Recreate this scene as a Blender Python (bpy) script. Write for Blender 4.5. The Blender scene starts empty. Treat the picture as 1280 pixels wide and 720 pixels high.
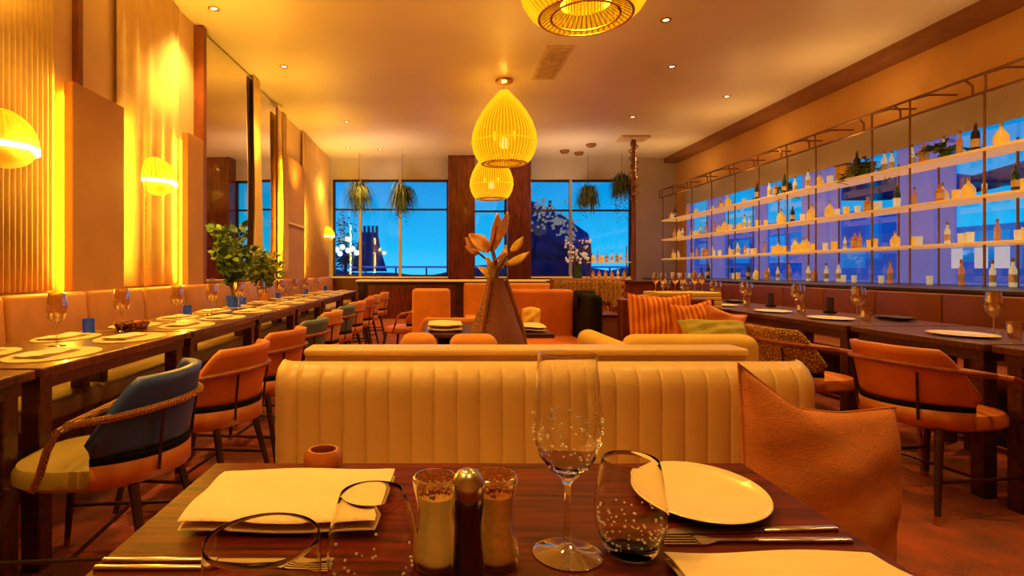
import bpy, bmesh, math, random
from mathutils import Vector, Matrix
R = random.Random(7)
PI = math.pi
C = bpy.context.scene.collection
sc = bpy.context.scene
F = 700.0; CX = 550.0; CY = 338.0; H = 1.1
# ---------------------------------------------------------------- colour / materials
def lin(c):
    out = []
    for v in c:
        v = v / 255.0
        out.append(v / 12.92 if v <= 0.04045 else ((v + 0.055) / 1.055) ** 2.4)
    return (out[0], out[1], out[2], 1.0)
def new_mat(name):
    m = bpy.data.materials.new(name); m.use_nodes = True
    nt = m.node_tree; nt.nodes.clear()
    out = nt.nodes.new('ShaderNodeOutputMaterial')
    return m, nt, out
def pm(name, col, rough=0.6, metal=0.0, var=0.12, scale=8.0, bump=0.0, bscale=None, spec=0.5, sheen=0.0,
       emit=None, estr=0.0, coat=0.0, stretch=(1, 1, 1), col2=None):
    """principled with procedural noise variation"""
    m, nt, out = new_mat(name)
    N = nt.nodes; L = nt.links
    b = N.new('ShaderNodeBsdfPrincipled'); L.new(b.outputs[0], out.inputs[0])
    tc = N.new('ShaderNodeTexCoord'); mp = N.new('ShaderNodeMapping'); mp.inputs['Scale'].default_value = stretch
    L.new(tc.outputs['Object'], mp.inputs[0])
    ns = N.new('ShaderNodeTexNoise'); ns.inputs['Scale'].default_value = scale; ns.inputs['Detail'].default_value = 5
    L.new(mp.outputs[0], ns.inputs['Vector'])
    mx = N.new('ShaderNodeMix'); mx.data_type = 'RGBA'
    c = lin(col)
    a = lin(col2) if col2 else tuple(list(max(0, x * (1 - 2 * var)) for x in c[:3]) + [1])
    mx.inputs[6].default_value = a
    mx.inputs[7].default_value = c if col2 else tuple(list(min(1, x * (1 + var)) for x in c[:3]) + [1])
    rp = N.new('ShaderNodeMapRange'); rp.inputs[1].default_value = 0.3; rp.inputs[2].default_value = 0.7
    L.new(ns.outputs['Fac'], rp.inputs[0]); L.new(rp.outputs[0], mx.inputs[0])
    L.new(mx.outputs[2], b.inputs['Base Color'])
    b.inputs['Roughness'].default_value = rough; b.inputs['Metallic'].default_value = metal
    b.inputs['Specular IOR Level'].default_value = spec
    if sheen: b.inputs['Sheen Weight'].default_value = sheen
    if coat: b.inputs['Coat Weight'].default_value = coat
    if emit: b.inputs['Emission Color'].default_value = lin(emit); b.inputs['Emission Strength'].default_value = estr
    if bump:
        n2 = N.new('ShaderNodeTexNoise'); n2.inputs['Scale'].default_value = bscale or scale * 6; n2.inputs['Detail'].default_value = 6
        L.new(mp.outputs[0], n2.inputs['Vector'])
        bp = N.new('ShaderNodeBump'); bp.inputs['Strength'].default_value = bump; bp.inputs['Distance'].default_value = 0.02
        L.new(n2.outputs['Fac'], bp.inputs['Height']); L.new(bp.outputs[0], b.inputs['Normal'])
    return m
def emis(name, col, s):
    m, nt, out = new_mat(name)
    e = nt.nodes.new('ShaderNodeEmission'); e.inputs[0].default_value = lin(col); e.inputs[1].default_value = s
    nt.links.new(e.outputs[0], out.inputs[0]); return m
def glass(name, col=(255, 255, 255), rough=0.0, ior=1.45, bump=0):
    m, nt, out = new_mat(name)
    b = nt.nodes.new('ShaderNodeBsdfPrincipled'); nt.links.new(b.outputs[0], out.inputs[0])
    b.inputs['Base Color'].default_value = lin(col); b.inputs['Roughness'].default_value = rough
    b.inputs['IOR'].default_value = ior; b.inputs['Transmission Weight'].default_value = 1
    if bump:
        n = nt.nodes.new('ShaderNodeTexVoronoi'); n.inputs['Scale'].default_value = 160
        tc = nt.nodes.new('ShaderNodeTexCoord'); nt.links.new(tc.outputs['Object'], n.inputs['Vector'])
        bp = nt.nodes.new('ShaderNodeBump'); bp.inputs['Strength'].default_value = bump; bp.inputs['Distance'].default_value = 0.003
        nt.links.new(n.outputs['Distance'], bp.inputs['Height']); nt.links.new(bp.outputs[0], b.inputs['Normal'])
    return m
def thin(name, col=(255, 255, 255), refl=0.12, edge=0.8):
    """thin glass: transparent, with glossy towards the grazing edge"""
    m, nt, out = new_mat(name); N = nt.nodes; L = nt.links
    t = N.new('ShaderNodeBsdfTransparent'); t.inputs[0].default_value = lin(col)
    g = N.new('ShaderNodeBsdfGlossy'); g.inputs['Roughness'].default_value = 0.03
    g.inputs[0].default_value = (1, 1, 1, 1)
    lw = N.new('ShaderNodeLayerWeight'); lw.inputs['Blend'].default_value = 0.35
    mr = N.new('ShaderNodeMapRange'); mr.inputs[3].default_value = refl * 0.4; mr.inputs[4].default_value = edge
    L.new(lw.outputs['Facing'], mr.inputs[0])
    mx = N.new('ShaderNodeMixShader'); L.new(mr.outputs[0], mx.inputs[0]); L.new(t.outputs[0], mx.inputs[1]); L.new(g.outputs[0], mx.inputs[2])
    L.new(mx.outputs[0], out.inputs[0]); return m
def pattern(name, c1, c2, scale=20, stretch=(1, 1, 1), rough=.7, bump=.6, kind='wave'):
    m, nt, out = new_mat(name); N = nt.nodes; L = nt.links
    b = N.new('ShaderNodeBsdfPrincipled'); L.new(b.outputs[0], out.inputs[0]); b.inputs['Roughness'].default_value = rough
    tc = N.new('ShaderNodeTexCoord'); mp = N.new('ShaderNodeMapping'); mp.inputs['Scale'].default_value = stretch
    L.new(tc.outputs['Object'], mp.inputs[0])
    if kind == 'brick':
        sx_ = N.new('ShaderNodeSeparateXYZ'); ad = N.new('ShaderNodeMath'); cb = N.new('ShaderNodeCombineXYZ')
        L.new(mp.outputs[0], sx_.inputs[0]); L.new(sx_.outputs[0], ad.inputs[0]); L.new(sx_.outputs[1], ad.inputs[1]); L.new(ad.outputs[0], cb.inputs[0]); L.new(sx_.outputs[2], cb.inputs[1]); mp = cb
    if kind == 'wave':
        w = N.new('ShaderNodeTexWave'); w.inputs['Scale'].default_value = scale; w.inputs['Distortion'].default_value = 3; w.inputs['Detail Scale'].default_value = 3
        fac = w.outputs['Fac']
    elif kind == 'brick':
        w = N.new('ShaderNodeTexBrick'); w.inputs['Scale'].default_value = scale; w.inputs['Mortar Size'].default_value = .12
        w.inputs['Color1'].default_value = (1, 1, 1, 1); w.inputs['Color2'].default_value = (.5, .5, .5, 1); w.inputs['Mortar'].default_value = (0, 0, 0, 1)
        fac = w.outputs['Color']
    else:
        w = N.new('ShaderNodeTexVoronoi'); w.inputs['Scale'].default_value = scale; w.feature = 'DISTANCE_TO_EDGE'
        mr = N.new('ShaderNodeMapRange'); mr.inputs[2].default_value = .18; L.new(w.outputs['Distance'], mr.inputs[0]); fac = mr.outputs[0]
    L.new(mp.outputs[0], w.inputs['Vector'])
    mx = N.new('ShaderNodeMix'); mx.data_type = 'RGBA'; mx.inputs[6].default_value = lin(c1); mx.inputs[7].default_value = lin(c2)
    L.new(fac, mx.inputs[0]); L.new(mx.outputs[2], b.inputs['Base Color'])
    bp = N.new('ShaderNodeBump'); bp.inputs['Strength'].default_value = bump; bp.inputs['Distance'].default_value = .01
    L.new(fac, bp.inputs['Height']); L.new(bp.outputs[0], b.inputs['Normal'])
    return m

M = dict(
    ceiling=pm('plaster_ceiling', (236, 222, 192), .38, var=.03, scale=1.2, bump=.05, bscale=3, spec=.45),
    wall=pm('plaster_wall', (222, 190, 140), .6, var=.05, scale=2, bump=.05),
    orange_wall=pm('ochre_wall', (222, 172, 96), .6, var=.04, scale=2),
    cornice=pm('brown_cornice', (140, 88, 44), .6, var=.08),
    header=pm('grey_plaster', (196, 186, 172), .7, var=.04, scale=2),
    floor=pm('rust_carpet', (196, 76, 36), .95, var=.35, scale=6, bump=.9, bscale=110, spec=.1, sheen=.3, col2=(118, 42, 20)),
    dark_wood=pm('dark_walnut', (78, 40, 26), .32, var=.35, scale=5, stretch=(1, 8, 8), bump=.08, coat=.25),
    top_wood=pm('table_walnut', (92, 46, 28), .3, var=.4, scale=4, stretch=(1.2, 14, 1), bump=.06, coat=.35),
    fg_wood=pm('foreground_walnut', (98, 30, 12), .36, var=.4, scale=5, stretch=(1.2, 16, 1), bump=.06, spec=.1),
    red_wood=pm('red_mahogany', (112, 44, 26), .35, var=.3, scale=4, stretch=(6, 6, 1), coat=.2),
    flute=pm('cream_curtain', (228, 196, 130), .75, var=.05, sheen=.2),
    panel=pm('tan_panel', (182, 132, 72), .7, var=.06, scale=3, bump=.1, bscale=120),
    batten=pm('brown_batten', (130, 70, 36), .5),
    bench=pm('tan_bench_leather', (196, 132, 62), .5, var=.08, scale=6, bump=.08),
    bench_seat=pm('olive_bench_seat', (150, 118, 66), .6, var=.08, scale=6, bump=.08),
    cream=pm('cream_leather', (222, 188, 132), .38, var=.03, scale=5, bump=.04, bscale=60),
    cream_dark=pm('cream_leather_band', (196, 158, 102), .42, var=.04, scale=5, bump=.04, bscale=60),
    linen=pm('rust_linen', (206, 124, 70), .95, var=.12, scale=7, bump=.5, bscale=170, sheen=.15, stretch=(1, 1, 3), spec=.1),
    orange=pm('orange_leather', (206, 112, 44), .48, var=.1, scale=6, bump=.06),
    amber=pm('amber_fabric', (222, 140, 40), .7, var=.08, scale=6, bump=.2, sheen=.2),
    blue=pm('navy_leather', (42, 74, 168), .42, var=.12, scale=6, bump=.05),
    teal=pm('grey_blue_leather', (96, 112, 116), .45, var=.12, scale=6, bump=.05),
    olive=pm('olive_seat', (168, 144, 74), .45, var=.1, scale=6),
    green=pm('olive_green_fabric', (170, 158, 66), .8, var=.1, scale=8, bump=.2),
    yellow=pm('mustard_fabric', (228, 186, 92), .75, var=.06, scale=6, bump=.15),
    rope=pattern('braided_rope', (110, 52, 26), (226, 150, 78), 60, (1, 1, 1), .6, .8),
    smooth_rail=pm('brown_leather_rail', (158, 82, 40), .45, var=.2, scale=20),
    chair_leg=pm('dark_chair_wood', (58, 26, 16), .4, var=.2, scale=10),
    fascia=pattern('tan_leather_band', (210, 128, 62), (196, 112, 52), 4, (1, 1, 1), .5, .1),
    black=pm('black_metal', (16, 11, 9), .7, var=.1, spec=.12),
    brass=pm('aged_brass', (214, 160, 74), .28, metal=1, var=.1, scale=20),
    steel=pm('brushed_steel', (206, 200, 190), .22, metal=1, var=.05, scale=20),
    rail=pm('bronze_pipe', (146, 106, 62), .35, metal=.8, var=.1, scale=20),
    napkin=pm('cream_napkin', (246, 222, 180), .85, var=.03, scale=8, bump=.25, bscale=90, sheen=.1),
    plate=pm('cream_porcelain', (246, 228, 186), .22, var=.015, scale=3, coat=.3),
    placemat=pm('cream_placemat', (226, 196, 130), .7, var=.08, scale=30),
    votive=pm('blue_glass_votive', (34, 84, 160), .2, var=.15, scale=20, emit=(30, 90, 190), estr=.12),
    leaf=pm('green_leaf', (112, 146, 50), .5, var=.4, scale=9),
    leaf2=pm('dark_leaf', (66, 104, 44), .55, var=.4, scale=9),
    hang_leaf=pm('brownish_green_leaf', (78, 92, 38), .6, var=.45, scale=6),
    leaf3=pm('light_leaf', (150, 158, 50), .5, var=.3, scale=9),
    stemm=pm('brown_stem', (120, 84, 44), .7),
    wicker=pattern('wicker_weave', (120, 60, 40), (255, 206, 156), 12, (1, 1, 2), .6, 1, 'brick'),
    rattan=pattern('rattan_weave', (96, 44, 18), (222, 140, 50), 24, (1, 1, 1), .6, 1, 'voronoi'),
    gold_weave=pattern('golden_tweed', (130, 84, 34), (214, 158, 76), 60, (1, 1, 1), .8, 1, 'voronoi'),
    petal=pm('orange_petal', (238, 176, 110), .5, var=.2, scale=12),
    petal2=pm('yellow_petal', (236, 200, 60), .5, var=.2, scale=12),
    vent=pm('vent_slats', (214, 190, 146), .5),
    ribs=pm('lit_rattan_rib', (255, 205, 70), .6, emit=(255, 170, 14), estr=1.1),
    inner=emis('lit_shade_lining', (255, 190, 20), .95),
    bulb=emis('warm_bulb', (255, 226, 130), 7),
    strip=emis('warm_led_strip', (255, 176, 20), 30),
    cornice_strip=emis('amber_strip', (255, 170, 60), 3),
    downlight=emis('downlight_lens', (255, 214, 140), 6),
    band=emis('lamp_band', (255, 226, 130), 5),
    lampshade=pm('glowing_lampshade', (255, 210, 90), .6, emit=(255, 170, 16), estr=.42),
    mirror=pm('silver_mirror', (236, 226, 206), .015, metal=1, var=0),
    pane=thin('window_glass', (226, 240, 250), .05, .35),
    vessel=glass('clear_glass'),
    cut=glass('dimpled_glass', bump=.6),
    smoke=glass('smoky_glass', (70, 52, 34), .02),
    sparkle=pm('sparkle_glint', (255, 240, 200), .12, metal=.6, var=.05, emit=(255, 210, 120), estr=.12),  # bright beads stand in for glints on the dimpled glass
    tum=glass('tumbler_glass', (255, 250, 240), 0, 1.22),
    foot=thin('gold_glow_foot', (240, 200, 120), .8, .95),  # gold tint stands in for warm light glowing in the clear foot
    thing=thin('thin_glassware', (250, 240, 220), .35, .95),
    terrace=pm('terrace_stone', (150, 150, 190), .8),
    sea=pm('sea_water', (60, 130, 190), .3),
    rock=pm('dark_rock', (40, 66, 118), .9, var=.2, scale=.6),
    awning=pm('navy_canvas', (60, 86, 160), .8, var=.3, scale=1.5, stretch=(.4, .4, 3)),
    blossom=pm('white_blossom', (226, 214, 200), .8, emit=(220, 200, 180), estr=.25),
    globe=emis('outdoor_globe', (210, 230, 255), 3),
    facade=pm('periwinkle_glow_facade', (96, 104, 190), .8, var=.06, scale=.7, emit=(72, 112, 214), estr=.5),  # wall brightened by emission in place of light falling on it
    facade2=pm('blue_glow_facade', (40, 86, 176), .8, var=.1, scale=.7, emit=(24, 104, 214), estr=.5),  # glow added to the blue wall, no lamp there
    blue_glow=pm('blue_glow_panel', (140, 134, 196), .5, var=.08, scale=1.5, emit=(96, 112, 206), estr=.5),  # blue light on the wall pieces between windows, put into emission
    shelf=pm('pale_shelf_glow', (222, 196, 140), .35, var=.06, emit=(255, 176, 80), estr=.42),  # warm shelf lighting put into the boards' own emission
    bar_dark=pm('dark_bar_ledge', (40, 24, 20), .35),
    back_panel=pm('chestnut_leather_panel', (120, 56, 26), .45, var=.12, scale=4, bump=.06),
    b_clear=pm('pale_bottle', (216, 222, 214), .1, var=.05, emit=(250,225,170), estr=.3, spec=.9, coat=.5),  # warm glow of the lit shelves put into the pale glass
    b_amber=pm('amber_bottle', (196, 110, 34), .12, var=.2, emit=(230,120,30), estr=.25, coat=.6),  # emission paints the shelf glow into the amber glass
    b_gold=pm('gold_bottle', (232, 190, 90), .15, var=.1, emit=(255,190,70), estr=.35, coat=.6),  # gold shelf glow painted in as emission
    b_green=pm('green_bottle', (28, 90, 48), .12, var=.2, coat=.6),
    b_dark=pm('dark_bottle', (26, 22, 30), .12, coat=.6),
    b_rose=pm('rose_bottle', (206, 128, 104), .15, emit=(240,140,90), estr=.25, coat=.6),  # warm glow painted into the rose glass too
    card=pm('white_card', (236, 232, 224), .7, emit=(190, 210, 240), estr=.5),  # emission added to lift the cards out of the shade
    label=pm('paper_label', (238, 220, 180), .7),
    cap=pm('bottle_cap', (200, 150, 60), .3, metal=.8),
)
# ---------------------------------------------------------------- mesh builder
class MB:
    def __init__(s): s.bm = bmesh.new()
    def box(s, x0, x1, y0, y1, z0, z1, bev=0, seg=2, rot=None, mat=0):
        b2 = bmesh.new() if (bev or rot) else s.bm
        vs = [b2.verts.new(p) for p in ((x0,y0,z0),(x1,y0,z0),(x1,y1,z0),(x0,y1,z0),(x0,y0,z1),(x1,y0,z1),(x1,y1,z1),(x0,y1,z1))]
        for f in ((0,3,2,1),(4,5,6,7),(0,1,5,4),(1,2,6,5),(2,3,7,6),(3,0,4,7)): b2.faces.new([vs[i] for i in f])
        if b2 is not s.bm:
            if bev: bmesh.ops.bevel(b2, geom=b2.edges[:], offset=bev, segments=seg, profile=.5, affect='EDGES')
            if rot:
                c, e = rot
                bmesh.ops.rotate(b2, verts=b2.verts, cent=c, matrix=Matrix.Rotation(e[2],3,'Z') @ Matrix.Rotation(e[1],3,'Y') @ Matrix.Rotation(e[0],3,'X'))
            s.merge(b2)
        return s
    def merge(s, b2):
        me = bpy.data.meshes.new('tmp'); b2.to_mesh(me); b2.free(); s.bm.from_mesh(me); bpy.data.meshes.remove(me)
    def tube(s, pts, r, n=8, cap=True, closed=False):
        pts = [Vector(p) for p in pts]; k = len(pts)
        rs = r if isinstance(r, (list, tuple)) else [r] * k
        rings = []; up = None
        for i, p in enumerate(pts):
            if closed: t = pts[(i+1) % k] - pts[i-1]
            else: t = (pts[min(i+1, k-1)] - pts[max(i-1, 0)])
            if t.length < 1e-9: t = Vector((0,0,1))
            t.normalize()
            if up is None:
                up = Vector((0,0,1)) if abs(t.z) < .9 else Vector((1,0,0))
            u = (up - t * up.dot(t))
            if u.length < 1e-6: u = t.orthogonal()
            u.normalize(); v = t.cross(u); up = u
            rings.append([s.bm.verts.new(p + (u*math.cos(a) + v*math.sin(a)) * rs[i]) for a in [2*PI*j/n for j in range(n)]])
        m = k if closed else k-1
        for i in range(m):
            a = rings[i]; b = rings[(i+1) % k]
            for j in range(n): s.bm.faces.new((a[j], a[(j+1)%n], b[(j+1)%n], b[j]))
        if cap and not closed:
            s.bm.faces.new(rings[0][::-1]); s.bm.faces.new(rings[-1])
        return s
    def lathe(s, prof, c=(0,0,0), n=24, sx=1, sy=1, closed=False):
        rings = []
        for (r, z) in prof:
            if r < 1e-5: rings.append([s.bm.verts.new((c[0], c[1], c[2]+z))])
            else: rings.append([s.bm.verts.new((c[0]+sx*r*math.cos(2*PI*j/n), c[1]+sy*r*math.sin(2*PI*j/n), c[2]+z)) for j in range(n)])
        pr = list(zip(rings, rings[1:]))
        if closed: pr.append((rings[-1], rings[0]))
        for a, b in pr:
            for j in range(n):
                q = (a[j % len(a)], a[(j+1) % len(a)], b[(j+1) % len(b)], b[j % len(b)])
                q = list(dict.fromkeys(q))
                if len(q) > 2: s.bm.faces.new(q)
        return s
    def prism(s, poly, z0, z1, bev=0):
        b2 = bmesh.new()
        a = [b2.verts.new((x, y, z0)) for x, y in poly]; b = [b2.verts.new((x, y, z1)) for x, y in poly]; n = len(poly)
        b2.faces.new(a[::-1]); b2.faces.new(b)
        for i in range(n): b2.faces.new((a[i], a[(i+1)%n], b[(i+1)%n], b[i]))
        if bev: bmesh.ops.bevel(b2, geom=b2.edges[:], offset=bev, segments=2, profile=.5, affect='EDGES')
        s.merge(b2); return s
    def grid(s, fn, nu, nv, thick=0, closed_u=False):
        vs = [[s.bm.verts.new(fn(i/(nu if closed_u else nu-1), j/(nv-1))) for j in range(nv)] for i in range(nu)]
        for i in range(nu if closed_u else nu-1):
            for j in range(nv-1):
                k = (i+1) % nu
                s.bm.faces.new((vs[i][j], vs[k][j], vs[k][j+1], vs[i][j+1]))
        return s
    def build(s, name, mat, parent=None, loc=None, rz=0, smooth=False, mod=None, auto=None):
        bm = s.bm
        bmesh.ops.recalc_face_normals(bm, faces=bm.faces)
        me = bpy.data.meshes.new(name); bm.to_mesh(me); bm.free()
        if smooth: me.polygons.foreach_set('use_smooth', [True]*len(me.polygons))
        for m in (mat if isinstance(mat, (list, tuple)) else [mat]): me.materials.append(m)
        o = bpy.data.objects.new(name, me); C.objects.link(o)
        if parent: o.parent = parent
        if loc: o.location = loc
        if rz: o.rotation_euler.z = rz
        if smooth and auto is not False:
            try: me.set_sharp_from_angle(angle=math.radians(auto or 40))
            except Exception: pass
        if mod: mod(o)
        return o
def solid(t, off=0):
    def f(o):
        m = o.modifiers.new('s', 'SOLIDIFY'); m.thickness = t; m.offset = off
    return f
def tag(o, label=None, cat=None, group=None, kind=None):
    if label: o['label'] = label
    if cat: o['category'] = cat
    if group: o['group'] = group
    if kind: o['kind'] = kind
    return o
def empty(name, loc=(0,0,0), rz=0, label=None, cat=None, group=None, kind=None):
    o = bpy.data.objects.new(name, None); C.objects.link(o); o.location = loc; o.rotation_euler.z = rz
    o.empty_display_size = .1
    return tag(o, label, cat, group, kind)
def dup(root, loc=None, rz=None, label=None, group=None, swap=None):
    def cp(o, parent=None):
        c = o.copy(); C.objects.link(c)
        if parent: c.parent = parent
        if swap and c.type == 'MESH' and c.data.materials and c.data.materials[0] in swap:
            key = (c.data.name, swap[c.data.materials[0]].name)
            if key not in _sw:
                d = c.data.copy(); d.materials[0] = swap[c.data.materials[0]]; _sw[key] = d
            c.data = _sw[key]
        for ch in kids.get(o, []): cp(ch, c)
        return c
    kids = {}
    for x in list(C.objects):
        if x.parent: kids.setdefault(x.parent, []).append(x)
    r = cp(root)
    if loc is not None: r.location = loc
    if rz is not None: r.rotation_euler.z = rz
    if label: r['label'] = label
    if group: r['group'] = group
    return r
_sw = {}
def struct(mb, name, mat, **k): return tag(mb.build(name, mat, **k), kind='structure')

# ---------------------------------------------------------------- setting
WL, WR, YB, YF, HC = -2.55, 5.4, 12.75, -1.6, 3.65
struct(MB().box(WL-.2, WR+.2, YF-.2, YB+.2, -.15, 0), 'floor', M['floor'])
struct(MB().box(WL-.2, WR+.2, YF-.2, YB+.2, HC, HC+.15), 'ceiling', M['ceiling'])
struct(MB().box(WL-.15, WL, YF, YB+.15, 0, HC), 'wall_left', M['wall'])
struct(MB().box(WL, WR, YF-.15, YF, 0, HC), 'wall_front', M['wall'])
w = MB()       # right wall with a long window opening
w.box(WR, WR+.15, YF, 3.3, 0, HC); w.box(WR, WR+.15, 3.3, 12.3, 0, .93); w.box(WR, WR+.15, 3.3, 12.3, 2.68, HC); w.box(WR, WR+.15, 12.3, YB+.15, 0, HC)
struct(w, 'wall_right', M['orange_wall'])
struct(MB().box(WR-.012, WR-.001, 3.3, 12.3, 2.52, 2.86), 'trim_1', M['header'])
struct(MB().box(WR-.30, WR, YF, YB, HC-.11, HC-.0), 'trim_2', M['cornice'])
w = MB()
w.box(WL, -2.44, YB, YB+.15, 0, HC); w.box(-2.44, 4.37, YB, YB+.15, 3.17, HC); w.box(-2.44, 4.37, YB, YB+.15, 0, .95); w.box(4.37, WR, YB, YB+.15, 0, HC)
struct(w, 'wall_back', M['header'])
struct(MB().box(-2.5, 4.37, YB-.03, YB, 0, .925), 'trim_4', M['red_wood'])
# back-wall columns
struct(MB().box(.18, .77, YB-.35, YB+.1, 0, HC, .01), 'wall_pier', M['red_wood'])
struct(MB().box(1.5, 2.02, YB-.35, YB+.1, 0, HC, .01), 'wall_pier', M['red_wood'])
# windows in the back wall
def win(n, x0, x1, mulls, trans):
    e = empty('window_%d' % n, ((x0+x1)/2, YB+.06, .95), kind='structure')
    ox, oy, oz = e.location
    def L(m, nm, mat): return m.build(nm, mat, e)
    f = MB(); t = .05
    f.box(x0-ox, x0-ox+t, -.04, .04, 0, 2.22); f.box(x1-ox-t, x1-ox, -.04, .04, 0, 2.22)
    f.box(x0-ox, x1-ox, -.04, .04, 0, t); f.box(x0-ox, x1-ox, -.04, .04, 2.22-t, 2.22)
    L(f, 'window_frame', M['bar_dark'])
    for mx in mulls: L(MB().box(mx-ox-.03, mx-ox+.03, -.045, .045, 0, 2.22), 'mullion', M['header'])
    for tz in trans: L(MB().box(x0-ox, x1-ox, -.035, .035, tz-oz-.02, tz-oz+.02), 'transom', M['bar_dark'])
    L(MB().box(x0-ox+t*.5, x1-ox-t*.5, -.006, .006, t*.5, 2.22-t*.5), 'pane', M['pane'])
win(1, -2.44, .2, [-1.82, -.91], [2.49]); win(2, .75, 1.52, [], [2.45]); win(3, 2.0, 4.37, [2.98], [2.47])
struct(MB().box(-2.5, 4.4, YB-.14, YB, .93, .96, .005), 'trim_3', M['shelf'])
# right wall windows behind the bottles
sd = [3.3, 4.75, 6.2, 7.9, 9.6, 11.0, 12.3]
for i in range(6):
    y0, y1 = sd[i], sd[i+1]
    e = empty('window_%d' % (i+4), (WR+.07, (y0+y1)/2, .93), kind='structure')
    hy = (y1-y0)/2
    f = MB(); f.box(-.05, .05, -hy, -hy+.05, 0, 1.75); f.box(-.05, .05, hy-.05, hy, 0, 1.75); f.box(-.05, .05, -hy, hy, 0, .04); f.box(-.05, .05, -hy, hy, 1.71, 1.75)
    f.build('window_frame', M['blue_glow'], e)
    MB().box(-.006, .006, -hy+.03, hy-.03, .03, 1.72).build('pane', M['pane'], e)
    if i != 1 and i != 4:
        MB().box(-.03, -.008, -hy+.02, -hy+.02+[.35,0,.45,.5,0,.4][i], .03, 1.72).build('blue_glow_panel', M['blue_glow'], e)
    MB().box(-.03, -.008, hy-.28, hy-.03, .03, 1.72).build('blue_glow_panel', M['blue_glow'], e)  # wall piece beside the window, its blue light built into the material

# left wall: curtains, panels, battens, mirrors
def curtain(name, y0, y1, x, z0, z1, n, amp, label, sp=1.0, mat='flute'):
    def fn(u, v):
        y = y0 + (y1-y0)*u
        ph = u*n*2*PI
        s = math.sin(ph); s = math.copysign(abs(s)**.7, s)
        return (x + amp*s + amp, y, z0 + (z1-z0)*v)
    m = MB().grid(fn, n*8+1, 2)
    o = m.build(name, M[mat], smooth=True, mod=solid(.004), auto=80)
    return tag(o, label, 'curtain')
curtain('fluted_curtain', .0, 3.66, WL+.02, .97, HC-.02, 80, .011, 'long fluted cream curtain glowing behind the nearest wall lamp')
curtain('fluted_curtain', 4.36, 5.4, WL+.02, .97, HC-.02, 5, .012, 'plain cream curtain behind the wall lamp between two tan panels')
curtain('fluted_curtain', 10.2, 12.6, WL+.02, .97, HC-.02, 22, .022, 'pale fluted curtain in the far left corner by the window')
def wall_panel(y0, y1, z1, label, x=WL+.10, mid=None):
    e = empty('wall_panel', (WL+.05, (y0+y1)/2, .95), label=label, cat='wall panel')
    h = (y1-y0)/2
    MB().box(0, .06, -h, h, 0, z1-.95, .006).build('panel_board', M['panel'], e)
    MB().box(-.045, 0, -h+.2, h-.2, .05, z1-1.0).build('backing_batten', M['batten'], e)
    if mid: MB().box(.06, .085, -h, h, mid-.95, mid-.92).build('cross_trim', M['flute'], e)
    for s in (-1, 1):
        MB().box(-.035, -.01, s*(h-.07)-.010, s*(h-.07)+.010, .02, z1-1.02).build('light_strip', M['strip'], e)
wall_panel(3.72, 4.33, 2.36, 'tall tan wall panel with glowing edges nearest the camera')
wall_panel(5.42, 5.78, 2.44, 'narrow tan wall panel beside the mirror')
wall_panel(8.95, 10.1, 2.95, 'far tan wall panel crossed by a pale trim', mid=1.85)
tag(MB().box(WL, WL+.045, 3.88, 3.93, 2.37, HC).build('wall_batten', M['batten']), 'thin dark wooden batten above the nearest tan panel', 'batten')
tag(MB().box(WL, WL+.10, 5.80, 5.88, .97, HC-.02).build('wall_batten', M['batten']), 'full-height dark wooden batten edging the mirror', 'batten')
def mirror(y0, y1, label, rz=0, ox=.01):
    e = empty('wall_mirror', (WL+ox, (y0+y1)/2, .97), rz, label, 'mirror'); h = (y1-y0)/2; z = HC-.99
    MB().box(0, .02, -h, h, 0, z).build('mirror_glass', M['mirror'], e)
    f = MB(); f.box(0, .035, -h, -h+.02, 0, z); f.box(0, .035, h-.02, h, 0, z); f.box(0, .035, -h, h, 0, .02); f.build('mirror_frame', M['panel'], e)
mirror(5.9, 7.42, 'tall wall mirror behind the potted plants', -.037, .035); mirror(7.56, 8.66, 'second tall mirror reflecting the blue window')
def drape(y, wtop, wbot, z1, label):
    def fn(u, v):
        z = .97 + (z1-.97)*v
        wv = wbot + (wtop-wbot)*v**.6 - .05*math.sin(v*PI)
        return (WL+.12+.014*math.sin(u*5*2*PI), y+.04*math.sin(v*5)+(u-.5)*wv, z)
    tag(MB().grid(fn, 49, 16).build('tied_drape', M['flute'], smooth=True, mod=solid(.006), auto=80), label, 'drape')
drape(7.46, .26, .50, HC-.02, 'narrow cream drape hanging between the two mirrors')
drape(8.78, .22, .40, HC-.1, 'narrow cream drape between the far mirror and the far panel')

# wall lamps: ribbed dome with a bright band
def sconce(y, z, label, s=1.0):
    e = empty('wall_lamp', (WL+.07, y, z), label=label, cat='wall lamp', group='ribbed wall lamps on the left wall')
    m = MB()
    for k in range(19):
        a = -PI/2 + PI*k/18
        pts = [(s*(.02+.17*math.cos(t)*math.cos(a)), s*.2*math.cos(t)*math.sin(a), s*.2*math.sin(t)) for t in [PI/2*q/8 for q in range(9)]]
        m.tube(pts, .005*s, 5)
    m.build('ribbed_dome', M['ribs'], e)
    MB().grid(lambda u, v: (s*(.02+.155*math.cos(v*PI/2)*math.cos(-PI/2+PI*u)), s*.185*math.cos(v*PI/2)*math.sin(-PI/2+PI*u), s*.185*math.sin(v*PI/2)), 17, 8).build('lamp_lining', M['lampshade'], e, smooth=True)
    MB().grid(lambda u, v: (s*(.02+.175*math.cos(-PI/2+PI*u)), s*.205*math.sin(-PI/2+PI*u), s*(-.035+.035*v)), 17, 2).build('glowing_band', M['band'], e, smooth=True, mod=solid(.006))
    MB().grid(lambda u, v: (s*(.02+.15*math.sin(v*PI/2)*math.cos(-PI/2+PI*u)), s*.18*math.sin(v*PI/2)*math.sin(-PI/2+PI*u), s*(-.035-.09*math.cos(v*PI/2))), 17, 8).build('lower_bowl', M['lampshade'], e, smooth=True)
    MB().box(-.05, .02, -.05, .05, -.06, .08, .005).build('wall_plate', M['brass'], e)
    return e
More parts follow.
